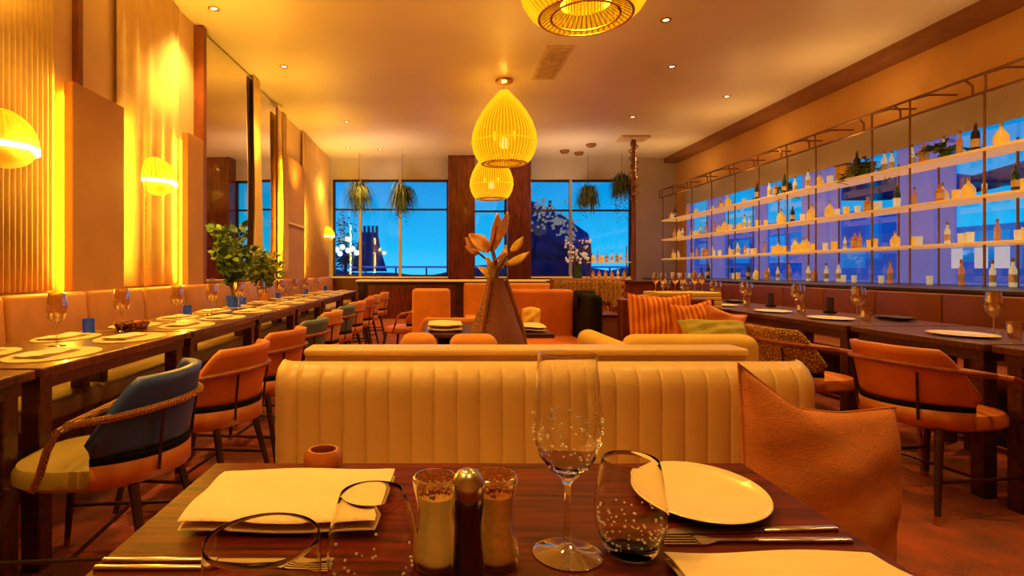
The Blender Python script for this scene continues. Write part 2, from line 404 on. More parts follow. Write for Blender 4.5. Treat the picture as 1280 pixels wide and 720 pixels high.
sconce(3.13, 1.80, 'ribbed wall lamp on the fluted curtain nearest the camera', 1.0)
sconce(4.82, 1.87, 'ribbed wall lamp between the two tan panels', 1.0)
sconce(12.1, 1.85, 'small glowing wall lamp in the far left corner', 1.0)
# brass chain hanging below the second lamp
m = MB()
for k in range(38):
    m.tube([(.012*math.cos(a), .012*math.sin(a)*(k % 2), .014*math.sin(a)) if False else (.009*math.cos(a)*(k % 2), .009*math.cos(a)*((k+1) % 2), .015*math.sin(a)+k*.024) for a in [2*PI*q/8 for q in range(8)]], .0025, 5, closed=True)
tag(m.build('hanging_chain', M['brass'], loc=(WL+.16, 4.55, .965)), 'thin metal chain hanging in front of the curtain between tan panels', 'chain')

# left bench
be = empty('wall_bench', (-2.2, 6.5, 0), label='long tan upholstered bench running along the left wall', cat='bench')
MB().box(-.28, .22, -6.3, 5.9, 0, .34).build('bench_base', M['dark_wood'], be)
MB().box(-.28, .27, -6.3, 5.9, .34, .45, .03, 3).build('bench_seat', M['bench_seat'], be, smooth=True)
MB().box(-.34, -.28, -6.3, 5.9, 0, .94, .005).build('back_frame', M['dark_wood'], be)
y = .2; k = 0
while y < 12.2:
    L = .72
    m = MB().box(-.27, -.15, y-6.5+.005, y-6.5+L-.005, .43, .96, .03, 3, rot=((-.2, y-6.5+L/2, .45), (0, -.07, 0)))
    o = m.build('back_cushion', M['bench'] if y < 7.6 else M['rattan'], be, smooth=True)
    y += L; k += 1

# ---------------------------------------------------------------- tables
def long_table(x0, x1, y0, y1, label, group, apron=.05, z=.75):
    e = empty('dining_table', ((x0+x1)/2, (y0+y1)/2, 0), label=label, cat='table', group=group)
    a, b = (x1-x0)/2, (y1-y0)/2
    MB().box(-a, a, -b, b, z-.035, z, .006).build('tabletop', M['top_wood'], e)
    MB().box(-a+.03, a-.03, -b+.03, b-.03, z-.035-apron, z-.035).build('apron', M['dark_wood'], e)
    for sx in (-1, 1):
        for sy in (-1, 1):
            MB().box(sx*(a-.07)-.035, sx*(a-.07)+.035, sy*(b-.07)-.035, sy*(b-.07)+.035, 0, z-.035, .006).build('table_leg', M['dark_wood'], e)
    return e
ords = ['nearest', 'second', 'third', 'fourth', 'fifth', 'sixth', 'seventh', 'eighth', 'ninth']
LX0, LX1 = -2.08, -1.42
ly = [(.75, 1.97), (2.0, 3.2), (3.23, 4.43), (4.46, 5.66), (5.69, 6.89), (6.92, 8.3), (8.34, 9.7)]
for i, (a, b) in enumerate(ly):
    long_table(LX0, LX1, a, b, '%s dark wooden table from the camera in the left row by the bench' % ords[i], 'tables in the left row')
RX0, RX1 = 2.58, 3.36
ry = [(.9, 2.62), (2.66, 3.52), (3.56, 5.08), (5.12, 6.5), (6.54, 7.9)]
for i, (a, b) in enumerate(ry):
    long_table(RX0, RX1, a, b, '%s dark wooden table from the camera in the right row under the bar shelves' % ords[i], 'tables in the right row')
# foreground table
ft = empty('foreground_table', (.07, .66, 0), label='dark wooden table in the foreground set with glasses and napkins', cat='table')
MB().box(-.48, .48, -.36, .36, .715, .75, .004).build('tabletop', M['fg_wood'], ft)
MB().box(-.2, .2, -.15, .15, 0, .03, .005).build('base_plate', M['black'], ft)
MB().tube([(0, 0, .03), (0, 0, .715)], .04, 16).build('pedestal', M['black'], ft, smooth=True)

# ---------------------------------------------------------------- armchairs
def make_chair(arms=False):
    e = empty('armchair', (0,0,0), label='armchair', cat='chair', group='armchairs')
    # seat
    def sup(t, a, b, p=2.8):
        c, s = math.cos(t), math.sin(t)
        return (math.copysign(abs(c)**(2/p), c)*a, math.copysign(abs(s)**(2/p), s)*b)
    prof = [(.0, .385), (.93, .385), (1.0, .40), (1.0, .43), (.95, .452), (.7, .462), (0, .468)]
    m = MB(); n = 32; rings = []
    for r, z in prof:
        if r == 0: rings.append([m.bm.verts.new((0.02, 0, z))])
        else: rings.append([m.bm.verts.new((.02+r*sup(2*PI*j/n, .24, .235)[0], r*sup(2*PI*j/n, .24, .235)[1], z)) for j in range(n)])
    for a, b in zip(rings, rings[1:]):
        for j in range(n):
            q = list(dict.fromkeys((a[j % len(a)], a[(j+1) % len(a)], b[(j+1) % len(b)], b[j % len(b)])))
            m.bm.faces.new(q)
    m.build('seat', M['olive'], e, smooth=True)
    # curved backrest: local back is -x
    A0 = math.radians(78)
    def arc(u, r, ex=1.0):
        a = PI + (u-.5)*2*A0
        x = r*math.cos(a); yy = r*ex*math.sin(a)
        return x, yy
    def topz(u):
        d = abs(u-.5)*2
        return .755 - .01*d - (.20*max(0, (d-.62)/.38)**1.3)
    def back(u, v):
        x, yy = arc(u, .245+.045*v)
        zb = .50; z = zb + (topz(u)-zb)*v
        return (x-.01, yy, z)
    MB().grid(back, 33, 9).build('backrest', M['blue'], e, smooth=True, mod=solid(.03, 0), auto=80)
    # dark band and lower fascia below the shell
    MB().grid(lambda u, v: (arc(u, .249)[0]-.01, arc(u, .249)[1], .478+.024*v), 33, 2).build('dark_band', M['black'], e, smooth=True, mod=solid(.034), auto=80)
    MB().grid(lambda u, v: (arc(u, .252)[0]-.01, arc(u, .252)[1], .405+.073*v), 33, 2).build('lower_fascia', M['fascia'], e, smooth=True, mod=solid(.03), auto=80)
    # rail around the back that becomes the arms and goes down to the front of the seat
    fr = [(.275, .27, .0), (.25, .285, .40), (.235, .29, .52), (.19, .294, .585), (.08, .298, .63)] if arms else [(.10, .262, .41), (.075, .27, .46), (.045, .285, .54), (.01, .297, .60)]
    pts = [(x, -y, z) for x, y, z in fr]
    for q in range(17):
        u = q/16; a = PI + (u-.5)*2*math.radians(88)
        pts.append((.30*math.cos(a)-.01, .30*math.sin(a), (.645 if arms else .62)+.035*math.sin(u*PI)))
    pts = pts + [(x, y, z) for x, y, z in fr[::-1]]
    MB().tube(pts, .0125, 8).build('arm_rail', M['rope'], e, smooth=True)
    for dd in (-34, 34):
        a = PI+math.radians(dd)
        MB().tube([(.302*math.cos(a)-.01, .302*math.sin(a), .645 if arms else .64), (.288*math.cos(a)-.01, .288*math.sin(a), .56), (.274*math.cos(a)-.01, .274*math.sin(a), .43)], .006, 6).build('back_strap', M['chair_leg'], e, smooth=True)
    for sx, sy in ((1,1),(1,-1),(-1,1),(-1,-1)):
        top = (sx*.19+.02, sy*.19, .395); bot = (sx*.26+.01, sy*.25, 0)
        lg = MB().tube([top, bot], [.018, .011], 8).build('leg', M['chair_leg'], e, smooth=True)
        MB().tube([(bot[0], bot[1], 0), (bot[0]-sx*.0055, bot[1]-sy*.0045, .035)], [.012, .0125], 8).build('foot_tip', M['brass'], lg, smooth=True)
    for sy in (1, -1):
        MB().tube([(-.225, sy*.223, .17), (.245, sy*.223, .17)], .008, 6).build('stretcher', M['chair_leg'], e)
    MB().tube([(0.01, .223, .17), (.01, -.223, .17)], .008, 6).build('stretcher', M['chair_leg'], e)
    return e
proto = make_chair(); proto_b = make_chair(True); used = [False]
def chair(x, y, rz, label, group, seat='orange', back='orange', rail='smooth_rail', fas='fascia', arms=False):
    sw = {}
    if seat != 'olive': sw[M['olive']] = M[seat]
    if back != 'blue': sw[M['blue']] = M[back]
    if rail != 'rope': sw[M['rope']] = M[rail]
    if not used[0] and not sw:
        used[0] = True; proto.location = (x, y, 0); proto.rotation_euler.z = rz; proto['label'] = label; proto['group'] = group; return proto
    return dup(proto_b if arms else proto, (x, y, 0), rz, label, group, sw)
GL = 'armchairs along the left row of tables'
chair(-1.20, 2.02, PI+.10, 'navy blue leather armchair with braided rope rail nearest the camera', GL, 'olive', 'blue', 'rope')
rows = [(2.68, 'orange', 'orange', 'orange leather armchair right behind the navy blue armchair'),
        (3.36, 'orange', 'orange', 'orange leather armchair second behind the navy blue armchair'),
        (4.08, 'olive', 'teal', 'grey blue armchair left of the near end of the cream sofa'),
        (4.85, 'orange', 'amber', 'amber armchair behind the grey blue armchair in the left row'),
        (5.6, 'orange', 'teal', 'dark armchair behind the amber one in the left row'),
        (6.35, 'orange', 'amber', 'sixth armchair from the camera in the left row, seventh from the last'),
        (7.1, 'orange', 'orange', 'seventh armchair from the camera in the left row'),
        (7.9, 'orange', 'amber', 'eighth armchair from the camera in the left row'),
        (8.9, 'orange', 'amber', 'last armchair of the left row, farthest from the camera')]
rows[5] = (6.35, 'orange', 'amber', 'seventh armchair from the camera in the left row')
rows[6] = (7.1, 'orange', 'orange', 'eighth armchair from the camera in the left row')
rows[7] = (7.9, 'orange', 'amber', 'ninth armchair from the camera in the left row')
for (yy, s, b, lb) in rows: chair(-1.13+R.uniform(-.03, .03), yy, PI+R.uniform(-.12, .12), lb, GL, s, b)
GR = 'armchairs along the right row of tables'
chair(2.36, 2.70, .14, 'orange armchair with curved brown arm rail nearest on the right', GR, 'orange', 'orange', arms=True)
for (yy, s, b, lb) in [(3.5, 'orange', 'gold_weave', 'golden tweed backed armchair behind the nearest right armchair'),
        (4.25, 'orange', 'gold_weave', 'golden tweed backed armchair second behind the nearest right armchair'),
        (6.0, 'orange', 'amber', 'amber armchair at the fourth table of the right row'),
        (7.0, 'orange', 'orange', 'farthest orange armchair in the right row')]:
    chair(2.26, yy, .0+R.uniform(-.1, .25), lb, GR, s, b, arms=True)
def kill(o):
    for c in list(C.objects):
        if c.parent == o: kill(c)
    bpy.data.objects.remove(o)
KILL = [proto_b]

# ---------------------------------------------------------------- cream sofa in front
sf = empty('cream_sofa', (.285, 1.5, 0), label='cream leather sofa with vertical channel tufting behind the foreground table', cat='sofa')
def channels(u, v):
    n = 24; W = 1.44
    xx = (u-.5)*W
    ph = (u*n) % 1.0
    puff = .011*(abs(math.sin(ph*PI))**.4)
    edge = max(0, 1-min(u, 1-u)*W/.05)
    # v: 0 bottom front -> 0.8 top front -> 1 rolls back
    if v < .8:
        z = .42 + (.785-.42)*(v/.8); yv = 0.0 - .0*z
    else:
        a = (v-.8)/.2*PI/2
        z = .785 + .045*math.sin(a); yv = .045*(1-math.cos(a))
    return (xx, yv - puff*(1 if v < .8 else (1-(v-.8)/.2)) + .05*edge**2, z)
o = MB().grid(channels, 24*10+1, 22).build('channel_back', M['cream'], sf, smooth=True, mod=solid(.02, 1), auto=80)
MB().box(-.72, .72, 0.04, .20, .40, .826, .035, 4).build('back_core', M['cream'], sf, smooth=True)
MB().box(-.70, .655, 0.21, .30, .12, .845, .012, 3).build('back_rail', M['cream_dark'], sf, smooth=True)
MB().box(-.70, .655, 0.195, .31, .84, .862, .01, 3).build('top_ledge', M['cream'], sf, smooth=True)
MB().box(-.72, .72, -.42, .06, .26, .44, .04, 4).build('seat_cushion', M['cream'], sf, smooth=True)
MB().box(-.70, .70, -.40, .2, .05, .27, .01).build('sofa_base', M['red_wood'], sf)
for sx in (-.62, .62):
    for sy in (-.34, .16): MB().tube([(sx, sy, .06), (sx, sy, 0)], .02, 8).build('leg', M['black'], sf)

# pillow mesh
def pillow(name, mat, w, h, t, loc, rot, label, pinch=.08, corner=(0,0,0,0), cat='cushion', sag=0, group=None, seed=1):
    e = empty(name, loc, 0, label, cat, group); e.rotation_euler = rot
    rr = random.Random(seed); ph = [rr.uniform(0, 6) for _ in range(6)]
    def side(sg):
        def fn(u, v):
            a, b = u*2-1, v*2-1
            x = a*w/2*(1-pinch*.6*(1-b*b) - pinch*.0*(1-abs(b)**2)*abs(a)**3)
            z = b*h/2*(1-pinch*(1-abs(a)**2)*abs(b)**3)
            for (ca, cb), k in zip(((-1,-1),(1,-1),(1,1),(-1,1)), corner):
                f = max(0, 1-(1-a*ca)/.75)**1.15*max(0, b*cb)**2.5
                x += ca*k*f*.1; z += cb*k*f
            x *= 1+.07*b*(1 if a > 0 else .3)
            th = ((1-a*a)*(1-b*b))**.42
            wr = 1+.10*math.sin(6*a+ph[0]+3*b)+.08*math.sin(9*b+ph[1]-4*a)
            z -= sag*(1-a*a)*max(0, b)
            return (x, sg*t/2*th*wr, z)
        return fn
    m = MB(); m.grid(side(1), 29, 29); m.grid(side(-1), 29, 29)
    bmesh.ops.remove_doubles(m.bm, verts=m.bm.verts, dist=.0004)
    cov = m.build('cushion_cover', mat, e, smooth=True, auto=False)
    pts = []
    s = side(1)
    for q in range(28): pts.append(s(q/28, 0))
    for q in range(28): pts.append(s(1, q/28))
    for q in range(28): pts.append(s(1-q/28, 1))
    for q in range(28): pts.append(s(0, 1-q/28))
    MB().tube(pts, .003, 6, closed=True).build('seam', mat, cov, smooth=True)
    return e
pillow('throw_pillow', M['linen'], .38, .38, .18, (.885, 1.31, .575), (-.16, .12, .10), 'rust linen throw pillow with a pointed corner leaning on the cream sofa', .04, (0, .0, .03, .095), sag=-.01)

# ---------------------------------------------------------------- pendants
def pendant(y, label, x=.93, z0=2.53, sz=1.0):
    e = empty('pendant_lamp', (x, y, z0), label=label, cat='pendant lamp', group='ribbed egg-shaped pendant lamps')
    e.scale.z = (HC-z0)/1.13 if sz != 1 else (HC-z0)/1.13
    prof = [(.30, 0), (.355, .06), (.405, .16), (.43, .28), (.42, .40), (.375, .54), (.30, .68), (.20, .82), (.10, .93), (.07, .97)]
    m = MB()
    for k in range(56):
        a = 2*PI*k/56
        m.tube([(r*math.cos(a), r*math.sin(a), z) for r, z in prof], .008, 5)
    rb_s = m.build('shade_ribs', M['ribs'], e, smooth=True)
    MB().lathe([(r-.014, z) for r, z in prof], n=48).build('shade_lining', M['inner_t'], e, smooth=True)
    for r, z in ((.30, 0), (.43, .28), (.07, .97), (.22, .0)):
        MB().tube([(r*math.cos(t), r*math.sin(t), z) for t in [2*PI*q/40 for q in range(40)]], .009, 6, closed=True).build('hoop', M['brass'] if z == 0 else M['ribs'], rb_s, smooth=True)
    m = MB()
    for k in range(44):
        a = 2*PI*k/44; m.tube([(.295*math.cos(a), .295*math.sin(a), .0), (.16*math.cos(a), .16*math.sin(a), .10), (.155*math.cos(a), .155*math.sin(a), .42)], .004, 4)
    m.build('inner_ribs', M['brass'], e)
    MB().lathe([(0, .2), (.05, .21), (.07, .26), (.05, .32), (.02, .36), (0, .36)], n=20).build('bulb', M['bulb'], e, smooth=True)
    MB().tube([(0, 0, .34), (0, 0, 1.12)], .008, 8).build('cord', M['brass'], e)
    MB().lathe([(0, 1.09), (.11, 1.095), (.12, 1.115), (.12, 1.13), (0, 1.13)], n=24).build('ceiling_rose', M['brass'], e, smooth=True)
    return e
# translucent lining
m_, nt_, out_ = new_mat('shade_lining_translucent')
e1 = nt_.nodes.new('ShaderNodeEmission'); e1.inputs[0].default_value = lin((255, 168, 6)); e1.inputs[1].default_value = .85
t1 = nt_.nodes.new('ShaderNodeBsdfTransparent'); mx1 = nt_.nodes.new('ShaderNodeMixShader'); mx1.inputs[0].default_value = .86
nt_.links.new(t1.outputs[0], mx1.inputs[1]); nt_.links.new(e1.outputs[0], mx1.inputs[2]); nt_.links.new(mx1.outputs[0], out_.inputs[0])
M['inner_t'] = m_
pendant(3.66, 'ribbed pendant lamp nearest the camera, cut by the photo top', .95, 2.76)
pendant(7.5, 'large ribbed egg-shaped pendant lamp in the middle of the ceiling', .86)
pendant(11.2, 'small-looking ribbed pendant lamp farthest off, below the middle one', 1.03)

# ceiling fittings
e = empty('ceiling_vent', (1.37, 6.9, HC), label='rectangular slatted ceiling vent beside the middle pendant lamp', cat='vent')
MB().box(-.16, .16, -.56, .56, -.012, 0).build('vent_frame', M['vent'], e)
m = MB()
for k in range(24): m.box(-.12, .12, -.5+k*.0425, -.5+k*.0425+.018, -.022, -.012)
m.build('vent_slats', M['vent'], e)
DL = [(-2.2, 5.45), (-1.95, 7.0), (-1.6, 9.6), (-1.9, 11.6), (-1.25, 11.75), (-1.3, 3.0), (-1.3, .8), (2.9, 2.2), (2.9, 4.5), (2.9, 7.0), (3.2, 9.3), (.3, .1), (-.6, 5.2), (.9, 9.4), (2.3, 5.7), (-.5, 2.1), (1.5, 2.1), (4.2, 4.2), (4.2, 8.2)]
for i, (x, y) in enumerate(DL):
    vis = None
    e = empty('downlight', (x, y, HC), label=None, cat='downlight', group='recessed ceiling downlights')
    e['label'] = 'small round recessed downlight in the ceiling'
    MB().lathe([(.03, 0), (.055, 0), (.055, -.008), (.045, -.01), (.03, -.004)], n=20, closed=True).build('trim_ring', M['brass'], e, smooth=True)
    MB().lathe([(0, -.003), (.03, -.003)], n=16).build('lens', M['downlight'], e)
for i, (x, y) in enumerate([(2.65, 11.9), (3.05, 11.3), (3.0, 12.1)]):
    e = empty('ceiling_speaker', (x, y, HC), label='small dark round fitting on the ceiling near the far windows', cat='ceiling fitting', group='dark round fittings near the far windows')
    MB().lathe([(0, -.06), (.07, -.06), (.10, -.03), (.10, 0), (0, 0)], n=20).build('housing', M['cornice'], e, smooth=True)
    MB().lathe([(0, -.064), (.05, -.064), (.05, -.06)], n=20).build('grille', M['batten'], e)
e = empty('steel_post', (3.72, 10.75, 0), label='slim dark post with a ceiling plate in front of the far windows', cat='post')
MB().tube([(0, 0, 0), (0, 0, HC-.03)], .045, 12).build('pole', M['batten'], e, smooth=True)
MB().box(-.28, .25, -.2, .2, HC-.05, HC, .006).build('ceiling_plate', M['vent'], e)
m = MB()
for k in range(26):
    a = k*1.9; z = 2.4+k*.045
    m.tube([(.05*math.cos(a), .05*math.sin(a), z), (.09*math.cos(a+.4), .09*math.sin(a+.4), z+.05), (.05*math.cos(a+.9), .05*math.sin(a+.9), z+.09)], .012, 5)
m.build('twisted_vine', M['stemm'], e, smooth=True)

# ---------------------------------------------------------------- bar shelving on the right
SX = 4.9; S0, S1 = 3.6, 12.4
struct(MB().box(4.55, 5.35, S0, S1, .0, .90), 'wall_ledge', M['back_panel'])
tag(MB().box(3.93, 5.38, S0-.6, 10.9, .925, .955, .005).build('bar_ledge', M['bar_dark']), 'dark ledge running under the bottle shelves', 'ledge')
su = empty('bar_shelving', (SX, 0, 0), label='long glass-and-steel bottle shelving against the right windows', cat='shelving')
uy = [3.75, 4.45, 5.04, 5.84, 6.35, 7.3, 7.9, 8.6, 9.3, 10.1, 10.9, 11.6, 12.3]
for y in uy:
    for dx in (-.0, .30):
        MB().tube([(dx, y, .955), (dx, y, 2.69 if dx == 0 else 2.3)], .011, 6).build('upright', M['rail'], su)
lev = [1.36, 1.78, 2.2]
for z in lev:
    for a, b in zip(uy, uy[1:]):
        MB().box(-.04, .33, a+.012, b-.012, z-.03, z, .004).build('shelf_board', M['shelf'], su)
for z in (2.69, 2.86):
    MB().tube([(-.05, S0, z), (-.05, S1, z)], .014, 8).build('top_rail', M['rail'], su, smooth=True)
for y in uy:
    m = MB()
    m.tube([(-.05, y-.06, 2.69), (-.05, y-.06, 2.86)], .011, 6); m.tube([(-.05, y+.06, 2.69), (-.05, y+.06, 2.78), (-.05, y+.14, 2.86)], .011, 6)
    m.tube([(-.05, y, 2.86), (.2, y, 2.93), (.49, y, 2.93)], .011, 6)
    m.build('rail_bracket', M['rail'], su)

# bottle and glass kinds
def bot(name, prof, mat, label_mat=True, lab=None, capm=None, h=None):
    o = MB().lathe(prof, n=10).build(name, mat, smooth=True)
    kids = []
    if lab: MB().lathe([(lab[0]+.0006, lab[1]), (lab[0]+.0006, lab[2])], n=10).build('paper_label', M['label'], o, smooth=True)
    if capm: MB().lathe([(0, h-.03), (.0135, h-.03), (.0135, h+.004), (0, h+.004)], n=8).build('cap', M[capm], o, smooth=True)
    return o
wine = [(0,0),(.036,0),(.037,.01),(.037,.18),(.03,.215),(.014,.235),(.013,.30),(0,.30)]
round_ = [(0,0),(.04,0),(.055,.03),(.055,.09),(.03,.135),(.013,.15),(.013,.2),(0,.2)]
slim = [(0,0),(.026,0),(.028,.01),(.028,.15),(.012,.19),(.011,.25),(0,.25)]
sq = [(0,0),(.038,0),(.042,.02),(.042,.13),(.015,.15),(.014,.19),(0,.19)]
jar = [(0,0),(.03,0),(.032,.06),(.034,.10),(.030,.10),(.028,.01),(0,.008)]
wg = [(0,0),(.032,0),(.031,.004),(.006,.01),(.004,.08),(.012,.092),(.032,.115),(.036,.14),(.030,.185),(.028,.185),(.034,.14),(.03,.118),(0,.095)]
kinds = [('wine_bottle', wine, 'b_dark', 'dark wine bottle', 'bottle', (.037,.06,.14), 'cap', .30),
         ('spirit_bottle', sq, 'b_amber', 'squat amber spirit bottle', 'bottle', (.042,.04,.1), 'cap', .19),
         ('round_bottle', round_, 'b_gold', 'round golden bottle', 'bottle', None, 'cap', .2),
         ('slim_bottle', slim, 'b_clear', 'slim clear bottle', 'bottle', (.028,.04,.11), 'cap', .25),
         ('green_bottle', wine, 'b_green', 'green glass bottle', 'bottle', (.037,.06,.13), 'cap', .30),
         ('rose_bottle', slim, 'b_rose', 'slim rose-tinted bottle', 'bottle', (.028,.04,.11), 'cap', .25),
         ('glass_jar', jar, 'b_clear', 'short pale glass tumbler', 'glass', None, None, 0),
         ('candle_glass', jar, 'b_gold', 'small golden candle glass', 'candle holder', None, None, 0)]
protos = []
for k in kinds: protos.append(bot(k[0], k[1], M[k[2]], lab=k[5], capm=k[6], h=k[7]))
first = [True]*len(kinds)
levels = [('.955', .955, 'dark ledge'), ('1', 1.36, 'lowest pale shelf'), ('2', 1.78, 'middle shelf'), ('3', 2.2, 'top shelf')]
def put(ki, x, y, z, label, group, s=1.0):
    k = kinds[ki]
    if first[ki]: o = protos[ki]; first[ki] = False; o.location = (x, y, z)
    else: o = dup(protos[ki], (x, y, z))
    o.scale = (s, s, s); o.rotation_euler.z = R.uniform(0, 6)
    tag(o, label, k[4], group)
weights = {0: [3,3,2,3,1,3,4,4], 1: [0,3,3,3,0,3,5,7], 2: [1,4,3,3,1,3,5,6], 3: [3,3,3,4,2,2,3,2]}
bay_words = ['first','second','third','fourth','fifth','sixth','seventh','eighth','ninth','tenth','eleventh','twelfth']
for li, (_, z, nm) in enumerate(levels):
    for bi, (a, b) in enumerate(zip(uy, uy[1:])):
        if bi == 0: continue
        y = a + .07
        cnt = 0
        dens = [.17, .105, .12, .15][li]
        while y < b - .06:
            if R.random() < (.74 if li != 3 else .55):
                ki = R.choices(range(8), weights[li])[0]
                s = R.uniform(.85, 1.12)
                if li in (1, 2) and kinds[ki][7] > .24: s *= .82
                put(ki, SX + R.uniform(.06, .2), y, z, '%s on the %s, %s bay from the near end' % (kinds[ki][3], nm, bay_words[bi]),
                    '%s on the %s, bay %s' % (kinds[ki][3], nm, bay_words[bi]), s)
                cnt += 1
            y += R.uniform(dens*.75, dens*1.3)
for i, p in enumerate(protos):
    if first[i]:
        bpy.data.objects.remove(p)

# leafy plants on the shelves
def leafy(name, loc, n, r, h, label, mat='leaf', droop=.6, pot=None, lw=.02, seed=0, mats=None, hang=False, ll=.16, cat='plant'):
    rr = random.Random(seed)
    e = empty(name, loc, 0, label, cat)
    ms = MB(); ml = MB()
    for k in range(n):
        a = rr.uniform(0, 2*PI); el = rr.uniform(.15, 1.0); L = h*rr.uniform(.5, 1)
        pts = []
        for q in range(6):
            t = q/5
            rad = r*t*(1.15-el)*1.2
            z = L*t*(.5+.5*el) - droop*h*t*t*(1.1-el)
            pts.append(Vector((rad*math.cos(a), rad*math.sin(a), z)))
        ms.tube(pts, .0035 if not hang else .002, 4)
        for q in range(1, 6):
            p = pts[q]
            for _ in range(2):
                b = rr.uniform(0, 2*PI); tilt = rr.uniform(-1.0 if hang else -.3, .2 if hang else .8)
                d = Vector((math.cos(b)*math.cos(tilt), math.sin(b)*math.cos(tilt), math.sin(tilt)))
                sd_ = d.cross(Vector((rr.uniform(-.3, .3), rr.uniform(-.3, .3), 1))).normalized()
                l = ll*rr.uniform(.5, 1)
                v = [p, p+d*l*.4+sd_*lw, p+d*l, p+d*l*.4-sd_*lw]
                v[2] = v[2] + Vector((0, 0, -l*.25))
                vs = [ml.bm.verts.new(x) for x in v]
                ml.bm.faces.new(vs)
    ms.build('stems', M['stemm'], e); ml.build('foliage', M[mat], e)
    if pot: pot(e)
    return e
def small_pot(mat, r=.06, h=.1, z=0):
    def f(e):
        MB().lathe([(0, z-h), (r*.75, z-h), (r, z), (r*.9, z), (r*.8, z-.02), (0, z-.02)], n=18).build('pot', M[mat], e, smooth=True)
    return f
leafy('trailing_plant', (SX+.12, 6.62, 2.30), 16, .22, .2, 'trailing green plant spilling over the top bottle shelf', 'leaf', 1.6, small_pot('b_green', .07, .1), .02, 3, ll=.14)
leafy('trailing_plant', (SX+.12, 8.15, 2.30), 12, .16, .12, 'dark plant on the top shelf above the middle bays', 'leaf2', 2.0, small_pot('b_dark', .06, .1), .02, 4, ll=.12)
leafy('trailing_plant', (SX+.12, 5.55, 2.29), 12, .22, .14, 'low green plant near the front of the top bottle shelf', 'leaf', .8, small_pot('b_green', .06, .09), .02, 5, ll=.12)
# yellow box on top shelf
e = empty('yellow_box', (SX+.14, 6.95, 2.2), label='yellow lantern box on the top shelf beside the trailing plant', cat='lantern')
MB().box(-.07, .07, -.1, .1, 0, .2, .008).build('box_body', M['petal2'], e); MB().box(-.075, .075, -.105, .105, .2, .215, .003).build('lid', M['batten'], e)
for i, yy in enumerate((5.6, 5.35, 5.15)):
    tag(MB().box(-.002, .002, -.06, .06, 0, .2, 0).build('paper_card', M['card'], loc=(SX+.27, yy, 1.36-.24), rz=.1*i), 'white card pinned in front of the blue panel, below the lowest pale shelf', 'card', 'white cards below the lowest pale shelf')

# right banquette (backrest under the ledge)
rb = empty('wall_banquette', (3.75, 6, 0), label='dark chestnut leather banquette below the bar ledge on the right', cat='bench')
MB().box(-.25, .2, -5, 4.7, 0, .34).build('bench_base', M['bar_dark'], rb)
MB().box(-.28, .12, -5, 4.7, .34, .45, .03, 3).build('bench_seat', M['back_panel'], rb, smooth=True)
y = -5
while y < 4.65:
    MB().box(.1, .2, y+.004, min(y+.66, 4.7)-.004, .44, .92, .012, 3).build('back_panel', M['back_panel'], rb, smooth=True); y += .66

# ---------------------------------------------------------------- foreground tableware
TZ = .75
def vessel(name, outer, t, loc, mat, label, cat, n=48, parts=None, foot=0):
    """glass: outer profile (r,z) from base centre up to rim; inner wall offset"""
    inner = [(max(r-t, 0), z) for r, z in outer if z > foot+.004 and r > t]
    prof = outer + inner[::-1] + [(0, inner[0][1] if inner else .005)]
    o = MB().lathe(prof, n=n).build(name, mat, loc=loc, smooth=True, auto=80)
    return tag(o, label, cat)
# stemmed wine glass = empty with base, stem, bowl in one mesh + engraved base of the bowl
e = empty('wine_glass', (.157, .69, TZ), label='tall stemmed wine glass with a dimpled bowl in the foreground', cat='glass')
MB().lathe([(0,0),(.041,0),(.042,.0018),(.036,.004),(.012,.008),(.0048,.014),(0,.014)], n=48).build('foot', M['foot'], e, smooth=True, auto=80)
MB().lathe([(0,.013),(.0048,.013),(.004,.03),(.0036,.06),(.0042,.085),(.009,.094),(0,.094)], n=24).build('stem', M['vessel'], e, smooth=True, auto=80)
out = [(0,.0935),(.010,.094),(.022,.106),(.034,.121),(.040,.140),(.0415,.158),(.0405,.185),(.0385,.215),(.0355,.247)]
prof = out + [(.0342,.247)] + [(r-.0014, z+.001) for r, z in out[:0:-1] if z > .106] + [(.015,.103),(0,.0995)]
prof = out + [(.0344,.247),(.0372,.215),(.0392,.185),(.0401,.158),(.0386,.141),(.0326,.1225),(.0205,.1085),(0,.100)]
MB().lathe(prof, n=64).build('bowl', M['vessel'], e, smooth=True, auto=80)
# white glints of the dimpled bowl, added as small bright metal beads
m = MB(); rr = random.Random(5)
for k in range(130):
    a = rr.uniform(0, 2*PI); t = rr.random()**1.3; z = .112 + .06*t
    r = .026 + .0155*min(1, (z-.108)/.035)
    b2 = bmesh.new(); bmesh.ops.create_icosphere(b2, subdivisions=1, radius=rr.uniform(.0012, .0022))
    bmesh.ops.translate(b2, verts=b2.verts, vec=((r)*math.cos(a), (r)*math.sin(a), z)); m.merge(b2)
m.build('glint_beads', M['sparkle'], e)
def beads(parent, rmax, z0, z1, n, rf, mat='sparkle', seed=2):
    m = MB(); rr = random.Random(seed)
    for k in range(n):
        a = rr.uniform(0, 2*PI); z = z0+(z1-z0)*rr.random()**1.4
        r = rf(z)
        b2 = bmesh.new(); bmesh.ops.create_icosphere(b2, subdivisions=1, radius=rr.uniform(.0011, .002))
        bmesh.ops.translate(b2, verts=b2.verts, vec=(r*math.cos(a), r*math.sin(a), z)); m.merge(b2)
    m.build('glint_beads', M[mat], parent)  # beads added as the glints of the dimpled base
